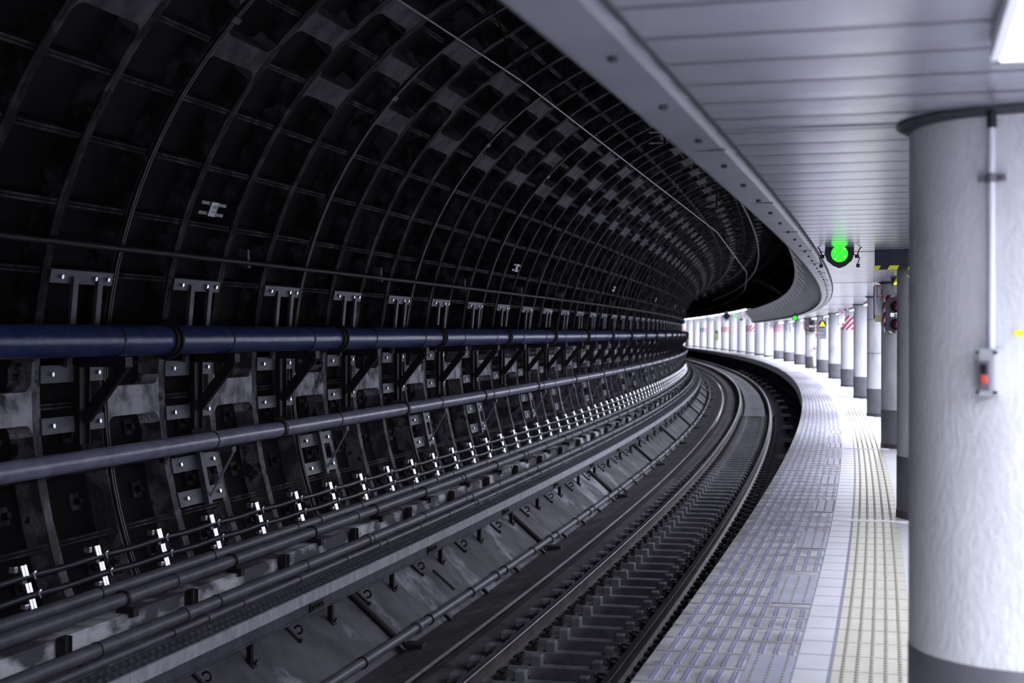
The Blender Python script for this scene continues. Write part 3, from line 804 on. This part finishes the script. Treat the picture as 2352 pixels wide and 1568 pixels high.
# ------------------------------------------------------------------ columns
CU0 = 1.655; CU = 1.69; CR = .40
def column(s, label, group, n):
    t = thing('column', label, 'column', s=s, u=CU if n else CU0, z=0, group=group)
    top = CZ-.012
    MB().lathe([(CR, .55), (CR, top)], 48).build('shaft', M['col'], t, smooth=True)
    MB().lathe([(CR+.002, .06), (CR+.002, .55)], 48).build('painted_band', M['colband'], t, smooth=True)
    MB().lathe([(CR+.006, 0), (CR+.006, .06), (CR, .061)], 48).build('foot_band', M['colfoot'], t, smooth=True, autosm=40)
    MB().lathe([(CR, top-.03), (CR+.012, top-.03), (CR+.03, top-.012), (CR+.045, top-.012), (CR+.045, top+.01)], 48).build('collar', M['groove'], t, smooth=True, autosm=40)
    if n % 3 == 2:
        MB().lathe([(CR+.003, 1.76), (CR+.003, 2.20)], 48).build('striped_band', M['redstripe'], t, smooth=True)
    if n == 3:
        mb = MB(); [mb.lathe([(CR+.0015, z), (CR+.0015, z+.01)], 48) for z in (1.25, 1.92)]; mb.build('joint_line', M['steel_black'], t)
    return t
for n in range(12):
    extra = ' with a red and white striped band' if n % 3 == 2 else ''
    lab = 'nearest large round white column at the right edge of the photo' if n == 0 else 'round white platform column with grey foot%s, %s along the row' % (extra, ordn(n+1))
    column(CS[n], lab, 'platform columns with grey feet', n)
for n in range(12, 24):
    s = CS[n]; t = thing('column', 'wide white column with low dark plinth, %s along the row in the distance' % ordn(n+1), 'column', s=s, u=1.80, group='distant wide columns')
    r = .5; MB().lathe([(r, .12), (r, R(1.72))], 32).build('shaft', M['plaster'], t, smooth=True)
    MB().lathe([(r+.01, 0), (r+.01, .12), (r, .125)], 32).build('plinth', M['colband'], t, smooth=True, autosm=40)
    if n % 3 == 2: MB().lathe([(r+.004, 1.78), (r+.004, 2.30)], 32).build('striped_band', M['redstripe_far'], t, smooth=True)
# metal joint bars across the tiles at each column
for n in range(1, 8):
    x, y, t_ = plan(CS[n]-.45)
    o = MB().box(P(CS[n]-.45, 1.08, .006), (.62, .05, .012), Matrix.Rotation(-t_, 3, 'Z')).build('joint_cover', M['white'])
    tag(o, 'pale metal joint strip across the tactile tiles before the %s column' % ordn(n+1), 'joint strip', 'joint strips on the platform')

# ------------------------------------------------------------------ switch box and conduit on the nearest column
def colpt(ang_, r, z): return Vector((r*math.cos(ang_), r*math.sin(ang_), z))
pc = P(CS[0], CU0, 0)
def onray(px, r):   # angle (world) on the nearest column seen at image column px
    k = (px-1176)/FPX; best = None
    for i in range(3600):
        a = -math.pi + i*math.pi/1800; x = pc.x + r*math.cos(a); y = pc.y + r*math.sin(a)
        if math.cos(a)*x + math.sin(a)*y > 0: continue
        e = abs(x/y - k)
        if best is None or e < best[0]: best = (e, a)
    return best[1]
aw = onray(2281, CR)
t = thing('wall_switch', 'light grey switch box with black and red push buttons on the nearest column', 'switch', loc=pc + Vector((0, 0, 0)))
t.location = pc + colpt(aw, CR, 0); t.rotation_euler.z = aw + math.pi/2
yb = lambda y: R((765.5-y)/FPX*(pc.y-CR*.8))
zt, zb = yb(800), yb(908); zc = (zt+zb)/2; hh = zt-zb
MB().box((0, -.035, zc), (.066, .07, hh)).build('case', M['casegrey'], t, bevel=.01)
MB().box((-.004, -.074, zc-.01), (.040, .012, hh*.62)).build('cover', M['alu_trim'], t, bevel=.006)
MB().box((-.004, -.082, zc+.012), (.020, .012, .030)).build('start_button', M['black'], t, bevel=.003)
o = MB().box((-.004, -.082, zc-.022), (.020, .012, .028)).build('stop_button', M['redbtn'], t, bevel=.003); o['label'] = 'red push button'
mb = MB()
for q in (-1, 1):
    for w in (-1, 1): mb.cyl((q*.028, -.075, zc+w*hh*.42), (q*.028, -.060, zc+w*hh*.42), .006, 8)
mb.build('screw', M['steel_black'], t)
t2 = thing('conduit_pipe', 'thin white conduit running up the nearest column from the switch box to the ceiling', 'pipe', loc=t.location)
t2.rotation_euler.z = t.rotation_euler.z
MB().cyl((0, -.018, zt), (0, -.018, CZ-.03), .011, 12).build('tube', M['signwhite'], t2, smooth=True, autosm=40)
zq = yb(411)
mb = MB().box((0, -.012, zq), (.085, .02, .02)); mb.cyl((0, -.018, zq-.014), (0, -.018, zq+.014), .017, 12); mb.cyl((-.034, -.03, zq), (-.034, -.01, zq), .007, 8); mb.cyl((.034, -.03, zq), (.034, -.01, zq), .007, 8)
mb.build('saddle', M['alu_trim'], t2)
MB().cyl((0, -.018, CZ-.085), (0, -.018, CZ-.03), .015, 12).build('coupling', M['steel_black'], t2)
al = onray(2347, CR+.002); o = MB().box((0, -.001, yb(765)), (.05, .002, .019)).build('label_tag', M['yellow']); o.location = pc + colpt(al, CR, 0); o.rotation_euler.z = al+math.pi/2
tag(o, 'small bright yellow tag on the nearest column at the photo edge', 'tag')

# ------------------------------------------------------------------ signals and signs
def at(px, py, D):   # world point seen at a pixel at depth D
    return Vector(((px-1176)/FPX*D, D, CAM_Z + (765.5-py)/FPX*D))
def text(body, size, m, parent, loc, rot=(math.pi/2, 0, 0), ext=.001, name='lettering', align='CENTER'):
    cu = bpy.data.curves.new(name, 'FONT'); cu.body = body; cu.size = size; cu.extrude = ext; cu.align_x = align; cu.align_y = 'CENTER'
    o = bpy.data.objects.new(name, cu); COL.objects.link(o); bpy.context.view_layer.update()
    dg = bpy.context.evaluated_depsgraph_get(); me = bpy.data.meshes.new_from_object(o.evaluated_get(dg)); bpy.data.objects.remove(o); bpy.data.curves.remove(cu)
    o = bpy.data.objects.new(name, me); COL.objects.link(o); me.materials.clear(); me.materials.append(m); o.parent = parent; o.location = loc; o.rotation_euler = rot
    return o
# parts below use x right, -y towards the camera
p = at(1928, 583, 12.2)
t = thing('signal_lamp', 'round green LED signal lamp in a black shield housing below the ceiling', 'signal', loc=p, rz=-math.atan2(p.x, p.y))
mb = MB(); out = [(-.12, .095), (.12, .095), (.125, .0), (.105, -.06), (.05, -.105), (0, -.125), (-.05, -.105), (-.105, -.06), (-.125, 0)]
k = len(out); mb.v = [(x, 0, z) for x, z in out] + [(x*.8, .14, z*.8) for x, z in out]
mb.face(list(range(k))); mb.face([k+i for i in reversed(range(k))])
for i in range(k): mb.face([i, (i+1) % k, k+(i+1) % k, k+i])
mb.build('housing', M['black'], t, bevel=.006)
MB().cyl((0, -.012, 0), (0, .01, 0), .079, 32).build('bezel', M['navy'], t)
mb = MB(); ma = MB(); hot = [(0, .0), (-.035, .018), (-.015, .05), (.04, .045), (.045, -.025), (-.035, -.045), (.01, -.055), (.02,.02)]
for i in range(-9, 10):
    for j in range(-9, 10):
        x, z = i*.0074, j*.0074
        if x*x+z*z < .069**2:
            near = min(math.hypot(x-a, z-b) for a, b in hot)
            (ma if near < .0055 else mb).cyl((x, -.019, z), (x, -.012, z), .0034, 6)
mb.cyl((0, -.0135, 0), (0, -.0125, 0), .070, 32)
mb.build('green_leds', M['green'], t)['label'] = 'lit green LED face'; ma.build('amber_leds', M['amber'], t)
for q in (-1, 1):
    mb = MB(); mb.box((q*.145, .05, -.02), (.035, .05, .03)); mb.tube([(q*.145, .05, -.02), (q*.165, .05, .04), (q*.19, .05, .068)], .006, 6); mb.tube([(q*.12, .05, .0), (q*.17, .05, -.03), (q*.150, .05, -.09)], .005, 6); mb.box((q*.155, .05, -.10), (.03, .03, .03)); mb.build('fixing_arm', M['black'], t)
# black box with hazard stripe
D = 12.6; p = at(2052, 590, D); t = thing('monitor_box', 'black box with yellow striped lower lip hanging from the ceiling beside the nearest column', 'box', loc=p, rz=-math.atan2(p.x, p.y))
px = D/FPX
mb = MB().box((0, .08, 0), (84*px, .16, 46*px)); mb.build('case', M['navy'], t, bevel=.006)
mb = MB(); mb.bar((-30*px, -.003, 22*px), (-6*px, -.003, -14*px), .004, .004); mb.bar((-6*px, -.003, 22*px), (-30*px, -.003, -14*px), .004, .004); mb.box((-8*px, -.003, 2*px), (.004, .006, 44*px)); mb.box((24*px, -.003, 2*px), (.004, .006, 44*px)); mb.build('seam', M['black'], t)
MB().box((0, .06, -24*px), (82*px, .16, 10*px)).build('lower_lip', M['black'], t)
mb = MB()
for a, b in ((-44, -33), (-14, 8), (30, 44)):
    mb.quadmesh([Vector((a*px, -.022, -29*px)), Vector((b*px-.0, -.022, -29*px)), Vector(((b+5)*px if b < 40 else b*px, -.022, -19.5*px)), Vector(((a+6)*px if a > -40 else a*px, -.022, -19.5*px))], [(0, 1, 2, 3)])
mb.build('hazard_stripe', M['yellow'], t)['label'] = 'yellow hazard patches'
MB().tube([(14*px, 0, -28*px), (30*px, 0, -44*px), (54*px, .0, -52*px)], .007, 6).build('cable', M['zinc'], t, smooth=True)
# small hazard box
D = 18.5; px = D/FPX; p = at(2064, 645, D); t = thing('sensor_box', 'small black box with yellow green stripes just below the black monitor box', 'box', loc=p, rz=-math.atan2(p.x, p.y))
MB().box((0, .08, 12*px), (34*px, .16, 10*px)).build('bracket', M['colband'], t)
MB().box((0, .08, 0), (34*px, .16, 18*px)).build('case', M['black'], t, bevel=.004)
mb = MB()
for a in (-12, 6): mb.quadmesh([Vector((a*px, -.003, -9*px)), Vector(((a+7)*px, -.003, -9*px)), Vector(((a+13)*px, -.003, 8*px)), Vector(((a+6)*px, -.003, 8*px))], [(0, 1, 2, 3)])
mb.build('hazard_stripe', M['yellow'], t)
MB().tube([(-14*px, 0, -9*px), (-12*px, 0, -22*px), (-4*px, 0, -38*px)], .006, 6).build('cable', M['steel_black'], t, smooth=True)

def emergency(D, x0, x1, y0, y1, label, big=False):
    px = D/FPX; w = (x1-x0)*px; h = (y1-y0)*px; p = at((x0+x1)/2, (y0+y1)/2, D)
    t = thing('emergency_sign', label, 'sign', loc=p, rz=-math.atan2(p.x, p.y), group='emergency stop signs on the striped columns')
    pl = MB().box((0, 0, 0), (w, .02, h)).build('sign_panel', M['signwhite'], t, bevel=.002)
    MB().box((-w*.52, .05, -h*.1), (.02, .10, h*1.1)).build('side_bracket', M['black'], t)
    MB().box((w*.3, .12, 0), (.04, .24, .04)).build('arm', M['steel_black'], t)
    MB().box((-w*.2, .06, -h*.64), (w*.55, .10, h*.26)).build('button_box', M['cream'], t, bevel=.004)
    # dashed red frame
    mb = MB(); fs = w*.78; cz = h*.5 - fs*.5 - h*.04; th = w*.10
    for i in range(6):
        a = -fs/2 + fs*(i+.25)/6; sk = fs/12; ww = fs/11
        for zz in (cz+fs/2-th/2, cz-fs/2+th/2):
            mb.quadmesh([Vector((a, -.012, zz-th/2)), Vector((a+ww, -.012, zz-th/2)), Vector((min(fs/2, a+ww+sk), -.012, zz+th/2)), Vector((a+sk, -.012, zz+th/2))], [(0, 1, 2, 3)])
        b = cz-fs/2 + fs*(i+.25)/6
        for xx in (-fs/2+th/2, fs/2-th/2):
            mb.quadmesh([Vector((xx-th/2, -.012, b)), Vector((xx+th/2, -.012, b+sk)), Vector((xx+th/2, -.012, b+ww+sk)), Vector((xx-th/2, -.012, b+ww))], [(0, 1, 2, 3)])
    # pointing hand pictogram
    mb.box((fs*.06, -.012, cz-fs*.17), (fs*.36, .003, fs*.20)); mb.box((-fs*.04, -.012, cz+fs*.04), (fs*.10, .003, fs*.34)); mb.box((fs*.02, -.012, cz-fs*.05), (fs*.26, .003, fs*.10))
    pts = [Vector((-fs*.04+fs*.11*math.cos(a), -.012, cz+fs*.2+fs*.11*math.sin(a))) for a in [math.radians(x) for x in range(-30, 211, 24)]]
    mb.tube(pts, fs*.025, 4); mb.build('pictogram', M['redp'], t)['label'] = 'red hand pressing a button in a dashed frame'
    text('非常停止', w*.21, M['ink'], t, (0.0, -.012, cz-fs*.5-h*.08)); text('ボタン', w*.21, M['ink'], t, (-w*.08, -.012, cz-fs*.5-h*.18))
    text('Emergency\ntrain stop\nbutton', w*.13, M['ink'], t, (-w*.02, -.012, cz-fs*.5-h*.31)); text('↓ 1-2番', w*.2, M['ink'], t, (w*.02, -.012, -h*.42))
    return t
emergency(20.6, 2009, 2044, 653, 721, 'white emergency stop sign with red dashed picture beside the paired red signal')
emergency(43.5, 1926, 1940, 709, 742, 'small white emergency stop sign on the striped column behind the camera box')
emergency(69, 1846, 1855, 726, 752, 'tiny white emergency stop sign left of the distant dark signal')
emergency(92, 1769, 1776, 737, 755, 'tiny white emergency stop sign on the farthest grey footed column')

def twin(D, xc, y0, y1, label, body, lit=True):
    px = D/FPX; h = (y1-y0)*px; w = h*.60; p = at(xc, (y0+y1)/2, D)
    t = thing('repeater_signal', label, 'signal', loc=p, rz=-math.atan2(p.x, p.y))
    out = [(-w*.30, h*.5), (w*.30, h*.5), (w*.46, h*.42), (w*.5, h*.2), (w*.44, 0), (w*.5, -h*.2), (w*.46, -h*.42), (w*.30, -h*.5), (-w*.30, -h*.5), (-w*.46, -h*.42), (-w*.5, -h*.2), (-w*.44, 0), (-w*.5, h*.2), (-w*.46, h*.42)]
    mb = MB(); k = len(out); mb.v = [(x, 0, z) for x, z in out] + [(x, .12, z) for x, z in out]
    mb.face(list(range(k))); mb.face([k+i for i in reversed(range(k))])
    for i in range(k): mb.face([i, (i+1) % k, k+(i+1) % k, k+i])
    mb.build('backplate', M['navy'], t, bevel=.004)
    for q in (-1, 1):
        z = q*h*.25; r = h*.17
        mb = MB(); n = 24
        for i in range(n):
            a = 2*math.pi*i/n
            for y, rr in ((0, r), (-.06, r), (-.06, r*.92), (0, r*.92)): mb.v.append((rr*math.cos(a), y, z+rr*math.sin(a)))
        for i in range(n):
            for j in range(3): a_ = i*4+j; b_ = ((i+1) % n)*4+j; mb.face([a_, b_, b_+1, a_+1])
        hd = mb.build('hood', M['black'], t)
        mb = MB(); k2 = len(mb.v); 
        mb.lathe([(r*.9, .0), (r*.75, .012), (r*.45, .024), (.001, .03)], 24)
        o = mb.build('lens', M['redlens'], t, smooth=True); o.rotation_euler.x = math.pi/2; o.location = (0, -.004, z); o['label'] = 'dark red lens'
    mb = MB()
    for i in range(7):
        z = h*.42 - h*.84*i/6
        if i % 2 == 0 or i == 6: 
            mb.box((-w*.515, .05, z), (.012, .10, h*.10)); mb.box((w*.515, .05, z), (.012, .10, h*.10))
    for a in (-.26, .05, .30): mb.quadmesh([Vector((w*a, -.003, -h*.5)), Vector((w*(a+.13), -.003, -h*.5)), Vector((w*(a+.03), -.003, -h*.44)), Vector((w*(a-.10), -.003, -h*.44))], [(0, 1, 2, 3)])
    mb.build('edge_marking', M['cream'], t)['label'] = 'cream hazard edge marks'
    text(body, h*.135, M['litwhite'], t, (0, -.008, 0))
    MB().box((0, .17, h*.3), (.05, .12, .04)).build('mount', M['steel_black'], t); return t
twin(20.3, 2058, 683, 765, 'black signal with two dark red lenses and white lettering on the third column', '非下6')
twin(67.5, 1864, 735, 764, 'small distant black signal with two red lenses and white lettering', '非下5')
# camera box
D = 43; px = D/FPX; p = at(1951, 706, D); t = thing('security_camera', 'white camera box with black hood at the top of the sixth column', 'camera', loc=p, rz=-math.atan2(p.x, p.y))
MB().box((2*px, .1, 0), (17*px, .22, 11*px)).build('case', M['signwhite'], t, bevel=.01)
MB().box((-10*px, .06, 2*px), (6*px, .18, 15*px)).build('hood', M['black'], t, bevel=.01)
mb = MB(); [mb.cyl((x*px, -.02, 1*px), (x*px, 0, 1*px), 1.5*px, 10) for x in (-1, 4, 8)]; mb.build('lens', M['steel_black'], t)
# yellow triangle
D = 52; px = D/FPX; p = at(1889, 744, D); t = thing('triangle_signal', 'black disc signal with glowing yellow triangle above the platform', 'signal', loc=p, rz=-math.atan2(p.x, p.y))
MB().cyl((0, 0, 0), (0, .1, 0), 9*px, 28).build('disc', M['black'], t)
mb = MB(); pts = [(-6.5, -5), (6.5, -5), (0, 7)]; mb.v = [(x*px, y, z*px) for y in (-.012, -.002) for x, z in pts]; mb.face([0, 1, 2]); mb.face([5, 4, 3]); mb.face([0, 3, 4, 1]); mb.face([1, 4, 5, 2]); mb.face([2, 5, 3, 0]); mb.build('triangle', M['trilit'], t)
MB().box((0, .05, 12*px), (2*px, .05, 10*px)).build('hanger', M['steel_black'], t)
# meter box with bars on the ninth column
D = 53; px = D/FPX; p = at(1886, 765, D); t = thing('notice_frame', 'pale framed cabinet below the yellow triangle signal', 'cabinet', loc=p, rz=-math.atan2(p.x, p.y))
MB().box((0, .05, 0), (17*px, .06, 24*px)).build('panel', M['signwhite'], t)
mb = MB()
for z in (12, 5, -4, -11): mb.box((0, 0, z*px), (18*px, .03, .9*px))
mb.build('bar', M['steel_black'], t)
o = MB().box((10.5*px, .03, 10*px), (3.5*px, .1, 50*px)).build('side_case', M['signwhite'], t, bevel=.01)
# small green signal
D = 57; px = D/FPX; p = at(1826, 730, D); t = thing('signal_lamp', 'tiny distant round green signal lamp under the curtain edge', 'signal', loc=p, rz=-math.atan2(p.x, p.y))
MB().cyl((0, 0, 0), (0, .1, 0), 7*px, 24).build('housing', M['black'], t); MB().cyl((0, -.012, 0), (0, 0, 0), 4.6*px, 24).build('green_lens', M['green'], t)
MB().box((0, .05, 10*px), (1.5*px, .05, 10*px)).build('hanger', M['steel_black'], t)
MB().box((-4*px, .08, -12*px), (2.2*px, .05, 18*px)).build('post', M['pipe_grey'], t)
# hanging rods with pulls
D = 74
for px_, l in ((1807, 'left'), (1815, 'right')):
    p = at(px_, 750, D); t = thing('hanging_pull', 'thin hanging rod with dark grip near the eleventh column, the %s of two' % l, 'rod', loc=p, rz=-math.atan2(p.x, p.y))
    MB().cyl((0, 0, 0), (0, 0, .55), .010, 6).build('rod', M['colband'], t); MB().cyl((0, 0, -.32 if l == 'right' else -.2), (0, 0, 0), .035, 8).build('grip', M['colband'], t)
# diamond sign
D = 98; px = D/FPX; p = at(1669, 726, D); t = thing('diamond_sign', 'white edged diamond sign with dark centre hanging over the track', 'sign', loc=p, rz=-math.atan2(p.x, p.y))
r45 = Matrix.Rotation(math.pi/4, 3, 'Y')
MB().box((0, 0, 0), (17*px, .04, 17*px), r45).build('board', M['white'], t); MB().box((0, -.025, 0), (11*px, .012, 11*px), r45).build('centre', M['navy'], t); MB().cyl((2*px, -.04, 0), (2*px, -.03, 0), 1.6*px, 10).build('mark', M['redp'], t)
MB().box((0, .03, 14*px), (.04, .04, 14*px)).build('hanger', M['steel_black'], t)
# distant hanging signs
for i, (x0, y0, x1, y1, D, m, lab) in enumerate([(1622, 726, 1644, 736, 135, 'signwhite', 'white hanging sign box in the bright distance, right of the smaller one'), (1594, 731, 1609, 739, 160, 'signwhite', 'smallest white hanging sign box far down the platform'), (1695, 722, 1703, 735, 106, 'signwhite', 'bluish white upright box beside the diamond sign'), (1703, 727, 1716, 733, 106, 'plaster', 'pale flat sign box at the curtain end'), (1698, 731, 1706, 736, 104, 'colband', 'little grey device under the sign boxes at the curtain end')]):
    px = D/FPX; p = at((x0+x1)/2, (y0+y1)/2, D); t = thing('hanging_sign', lab, 'sign', loc=p, rz=-math.atan2(p.x, p.y))
    MB().box((0, .1, 0), ((x1-x0)*px, .2, (y1-y0)*px)).build('case', M[m], t, bevel=.01); MB().box((0, .1, (y1-y0)*px*.5+4*px), (.05, .05, 8*px)).build('hanger', M['steel_black'], t)
D = 110; px = D/FPX; p = at(1689, 726, D); t = thing('signal_lamp', 'faint green lamp left of the bluish box in the far distance', 'signal', loc=p, rz=-math.atan2(p.x, p.y))
MB().cyl((0, 0, 0), (0, .1, 0), 4*px, 16).build('housing', M['white'], t); MB().cyl((0, -.02, 0), (0, 0, 0), 3*px, 16).build('green_lens', M['green'], t); MB().box((0, .05, 8*px), (.05, .05, 12*px)).build('hanger', M['steel_black'], t)
# posters stuck on distant columns
M['poster_y'] = mottled('poster_print', (.02, .10, .05), (.65, .75, .30), 7, .48, .52, .5, detail=1)
M['teal'] = mat('teal_print', (.1, .5, .6), .5)
for n, y0, y1, m, lab in ((18, 757, 781, 'poster_y', 'green and yellow poster strip on a distant white column'), (20, 752, 759, 'teal', 'small teal notice on a farther white column')):
    c = P(CS[n], 1.80, 0); dcam = math.atan2(-c.y, -c.x)
    t = thing('poster', lab, 'poster', loc=(c.x+.515*math.cos(dcam-.3), c.y+.515*math.sin(dcam-.3), 0)); t.rotation_euler.z = dcam-.3+math.pi/2
    px = c.y/FPX; MB().box((0, 0, R((765.5-(y0+y1)/2)*px)), (.34, .02, (y1-y0)*px)).build('sheet', M[m], t)

# ------------------------------------------------------------------ overhead contact wire and its brackets
zw = R(2.0); vt = [-4, 11.3, 28.6, 47.5, 66.5, 84, 102, 120, 140, 160]
t = thing('contact_wire', 'thin bright overhead wire bending in straight lengths along the vault', 'wire', loc=P(-4, -1.5, zw))
MB().tube([P(s, -1.62, zw) for s in vt], .0085, 6).build('wire', M['wire'], t); t.children[0].matrix_parent_inverse = Matrix.Translation(-t.location)
t = thing('feeder_cable', 'dark feeder cable slung under the crown of the vault', 'cable', loc=P(-4, -1.2, R(2.5)))
MB().sweep(circ_prof(-1.25, R(2.75), .022, 8), -4, 120, 1.5, closed=True).build('cable_run', M['rubber'], t); t.children[0].matrix_parent_inverse = Matrix.Translation(-t.location)
def ohb(t):
    ztop = RC[1] + math.sqrt(RR*RR-(-2.1-RC[0])**2)
    mb = MB()
    for z in (3.02, 3.19): mb.cyl((-2.25, 0, R(z)), (-2.02, 0, R(z)), .018, 8)
    mb.build('bar', M['zinc'], t)
    MB().cyl((-2.0, 0, R(2.98)), (-2.0, 0, ztop+.1), .02, 8).build('stem', M['steel_black'], t)
    MB().bar((-2.0, 0, R(3.0)), (-1.62, 0, zw+.012), .012, .012).build('steady_arm', M['steel_black'], t)
for k in range(12):
    s = 11.2 + 11.6*k; lab = 'overhead wire bracket with two short bright bars, %s from the camera' % ordn(k+1)
    if k == 0: oh0 = thing('overhead_bracket', lab, 'bracket', s=s, group='overhead wire brackets'); ohb(oh0)
    else: dup(oh0, s, 0, 0, lab)
# distance plates fixed across a lining cell
for k in range(8):
    s = RIB0 + PITCH*(2.5+12.2*k) - (.0 if k else 0) - .1; zr = 1.08; a = math.asin((R(zr)-RC[1])/RR)
    t = thing('distance_plate', 'small number plate strapped to the vault ribs, %s from the camera' % ordn(k+1), 'plate', s=s, group='number plates on the vault')
    rot = bpy.data.objects.new('holder', None)
    mb = MB(); rr = Matrix.Rotation(a, 3, 'Y'); c = Vector((wallu(R(zr))+.02, 0, R(zr)))
    for q in (-.045, .045): mb.box(c + rr @ Vector((0, 0, q)), (.008, .46, .028), rr)
    mb.build('strap', M['alu_trim'], t)
    pl = MB().box((0, 0, 0), (.010, .14, .13)).build('plate', M['signwhite'], t, bevel=.004); pl.location = c + rr @ Vector((.012, 0, 0)); pl.rotation_euler.y = a
    tx = text('12', .085, M['black'], pl, (.007, 0, 0), (math.pi/2, 0, math.pi/2)); tx.rotation_euler = (0, math.pi/2, 0); tx.rotation_euler = (math.pi, -math.pi/2, 0)
    MB().box((.007, .052, 0), (.002, .008, .11)).build('border_line', M['black'], pl)

# ------------------------------------------------------------------ people far down the platform
M['skin'] = mat('skin', (.32, .22, .18), .55); M['hair'] = mat('hair_black', (.015, .012, .012), .5)
def skinned(name, m, parent, pts, edges, radii, lv=2):
    me = bpy.data.meshes.new(name); me.from_pydata(pts, edges, []); o = bpy.data.objects.new(name, me); COL.objects.link(o)
    sk = o.modifiers.new('skin', 'SKIN'); sk.use_smooth_shade = True
    for i, r in enumerate(radii):
        v = me.skin_vertices[0].data[i]; v.radius = r if isinstance(r, tuple) else (r, r); v.use_root = (i == 0)
    sb = o.modifiers.new('sub', 'SUBSURF'); sb.levels = lv; sb.render_levels = lv
    me.materials.append(m); bpy.context.view_layer.update()
    dg = bpy.context.evaluated_depsgraph_get(); m2 = bpy.data.meshes.new_from_object(o.evaluated_get(dg)); o.modifiers.clear(); o.data = m2; o.parent = parent
    return o
def person(label, loc, rz, shirt, trousers, shoe):
    t = thing('person', label, 'person', loc=loc, rz=rz)
    # faces -y; one continuous body
    body = [(0, 0, .95), (0, 0, 1.12), (0, .01, 1.33), (0, .01, 1.47), (0, 0, 1.56), (0, -.01, 1.66), (0, -.005, 1.74),
            (-.18, .01, 1.41), (-.23, .0, 1.15), (-.22, -.06, .93), (-.22, -.08, .86), (.18, .01, 1.41), (.24, .0, 1.15), (.20, -.10, .95), (.19, -.13, .89),
            (-.09, 0, .88), (-.10, -.01, .50), (-.10, .03, .10), (-.10, -.10, .05), (.09, 0, .88), (.11, -.06, .50), (.12, .02, .10), (.12, -.11, .05)]
    ed = [(0,1),(1,2),(2,3),(3,4),(4,5),(5,6),(3,7),(7,8),(8,9),(9,10),(3,11),(11,12),(12,13),(13,14),(0,15),(15,16),(16,17),(17,18),(0,19),(19,20),(20,21),(21,22)]
    ra = [(.15,.11),(.13,.10),(.155,.11),(.10,.08),.055,(.08,.09),(.065,.075),.055,.042,.032,.028,.055,.042,.032,.028,(.085,.09),.06,.04,.035,(.085,.09),.06,.04,.035]
    skinned('body', M['skin'], t, body, ed, ra)
    # clothing, hair and shoes sit just outside the body
    skinned('shirt', shirt, t, [(0,0,.93),(0,0,1.12),(0,.01,1.33),(0,.01,1.46),(-.18,.01,1.41),(-.23,0,1.15),(-.222,-.05,.96),(.18,.01,1.41),(.24,0,1.15),(.203,-.09,.98)], [(0,1),(1,2),(2,3),(3,4),(4,5),(5,6),(3,7),(7,8),(8,9)], [(.165,.125),(.145,.115),(.17,.125),(.09,.08),.068,.055,.043,.068,.055,.043])
    skinned('trousers', trousers, t, [(0,0,.97),(0,0,.90),(-.09,0,.84),(-.10,-.01,.50),(-.10,.03,.11),(.09,0,.84),(.11,-.06,.50),(.12,.02,.11)], [(0,1),(1,2),(2,3),(3,4),(1,5),(5,6),(6,7)], [(.16,.125),(.16,.125),(.10,.105),.078,.062,(.10,.105),.078,.062])
    for x, y in ((-.10, .02), (.12, .01)):
        skinned('shoe', shoe, t, [(x,y+.05,.05),(x,y-.06,.045),(x,y-.16,.035)], [(0,1),(1,2)], [(.045,.05),(.048,.045),(.04,.032)], 1)
    skinned('hair', M['hair'], t, [(0,.035,1.66),(0,.025,1.72),(0,-.01,1.765)], [(0,1),(1,2)], [(.082,.065),(.088,.08),(.07,.06)], 1)
    for x, y in ((-.22, -.095), (.19, -.145)):     # fingers and thumb
        zz = .86 if x < 0 else .885
        for k in range(4):
            fx = x + (k-1.5)*.004; fy = y + (k-1.5)*.019
            skinned('finger', M['skin'], t, [(fx, fy, zz), (fx, fy-.004, zz-.045-(.008 if k in (1, 2) else 0)), (fx+.004, fy-.0, zz-.075-(.01 if k in (1, 2) else 0))], [(0,1),(1,2)], [.0095,.0085,.007], 1)
        skinned('thumb', M['skin'], t, [(x, y-.025, zz+.02), (x, y-.055, zz-.01), (x, y-.06, zz-.035)], [(0,1),(1,2)], [.011,.010,.008], 1)
    mb = MB(); mb.cyl((-.03, -.105, 1.685), (-.03, -.085, 1.685), .008, 8); mb.cyl((.03, -.105, 1.685), (.03, -.085, 1.685), .008, 8); mb.build('eyes', M['hair'], t)
    mb = MB(); mb.cyl((0, -.09, 1.68), (0, -.118, 1.645), .008, 8, r2=.014); mb.build('nose', M['skin'], t)
    MB().box((0, -.096, 1.615), (.045, .012, .008)).build('mouth', M['redp'], t)
    for q in (-1, 1): MB().cyl((q*.083, .0, 1.67), (q*.095, .005, 1.67), .024, 10).build('ear', M['skin'], t)
    return t
M['shirt_w'] = mat('white_shirt', (.78, .78, .82), .7); M['trouser_w'] = mat('pale_trousers', (.72, .72, .74), .7); M['shoe_b'] = mat('black_shoe', (.02, .02, .025), .4)
M['jacket'] = mat('dark_jacket', (.07, .055, .05), .7); M['trouser_d'] = mat('dark_trousers', (.05, .045, .045), .7)
D = 66.0; q = at(1875.5, 845, D)
person('person in white shirt and pale trousers standing half hidden behind the eighth column', (q.x, q.y, 0), -.6, M['shirt_w'], M['trouser_w'], M['shoe_b'])
D = 168.0; q = at(1577, 797, D)
person('person in dark clothes standing at the far end of the platform', (q.x, q.y, 0), .3, M['jacket'], M['trouser_d'], M['shoe_b'])
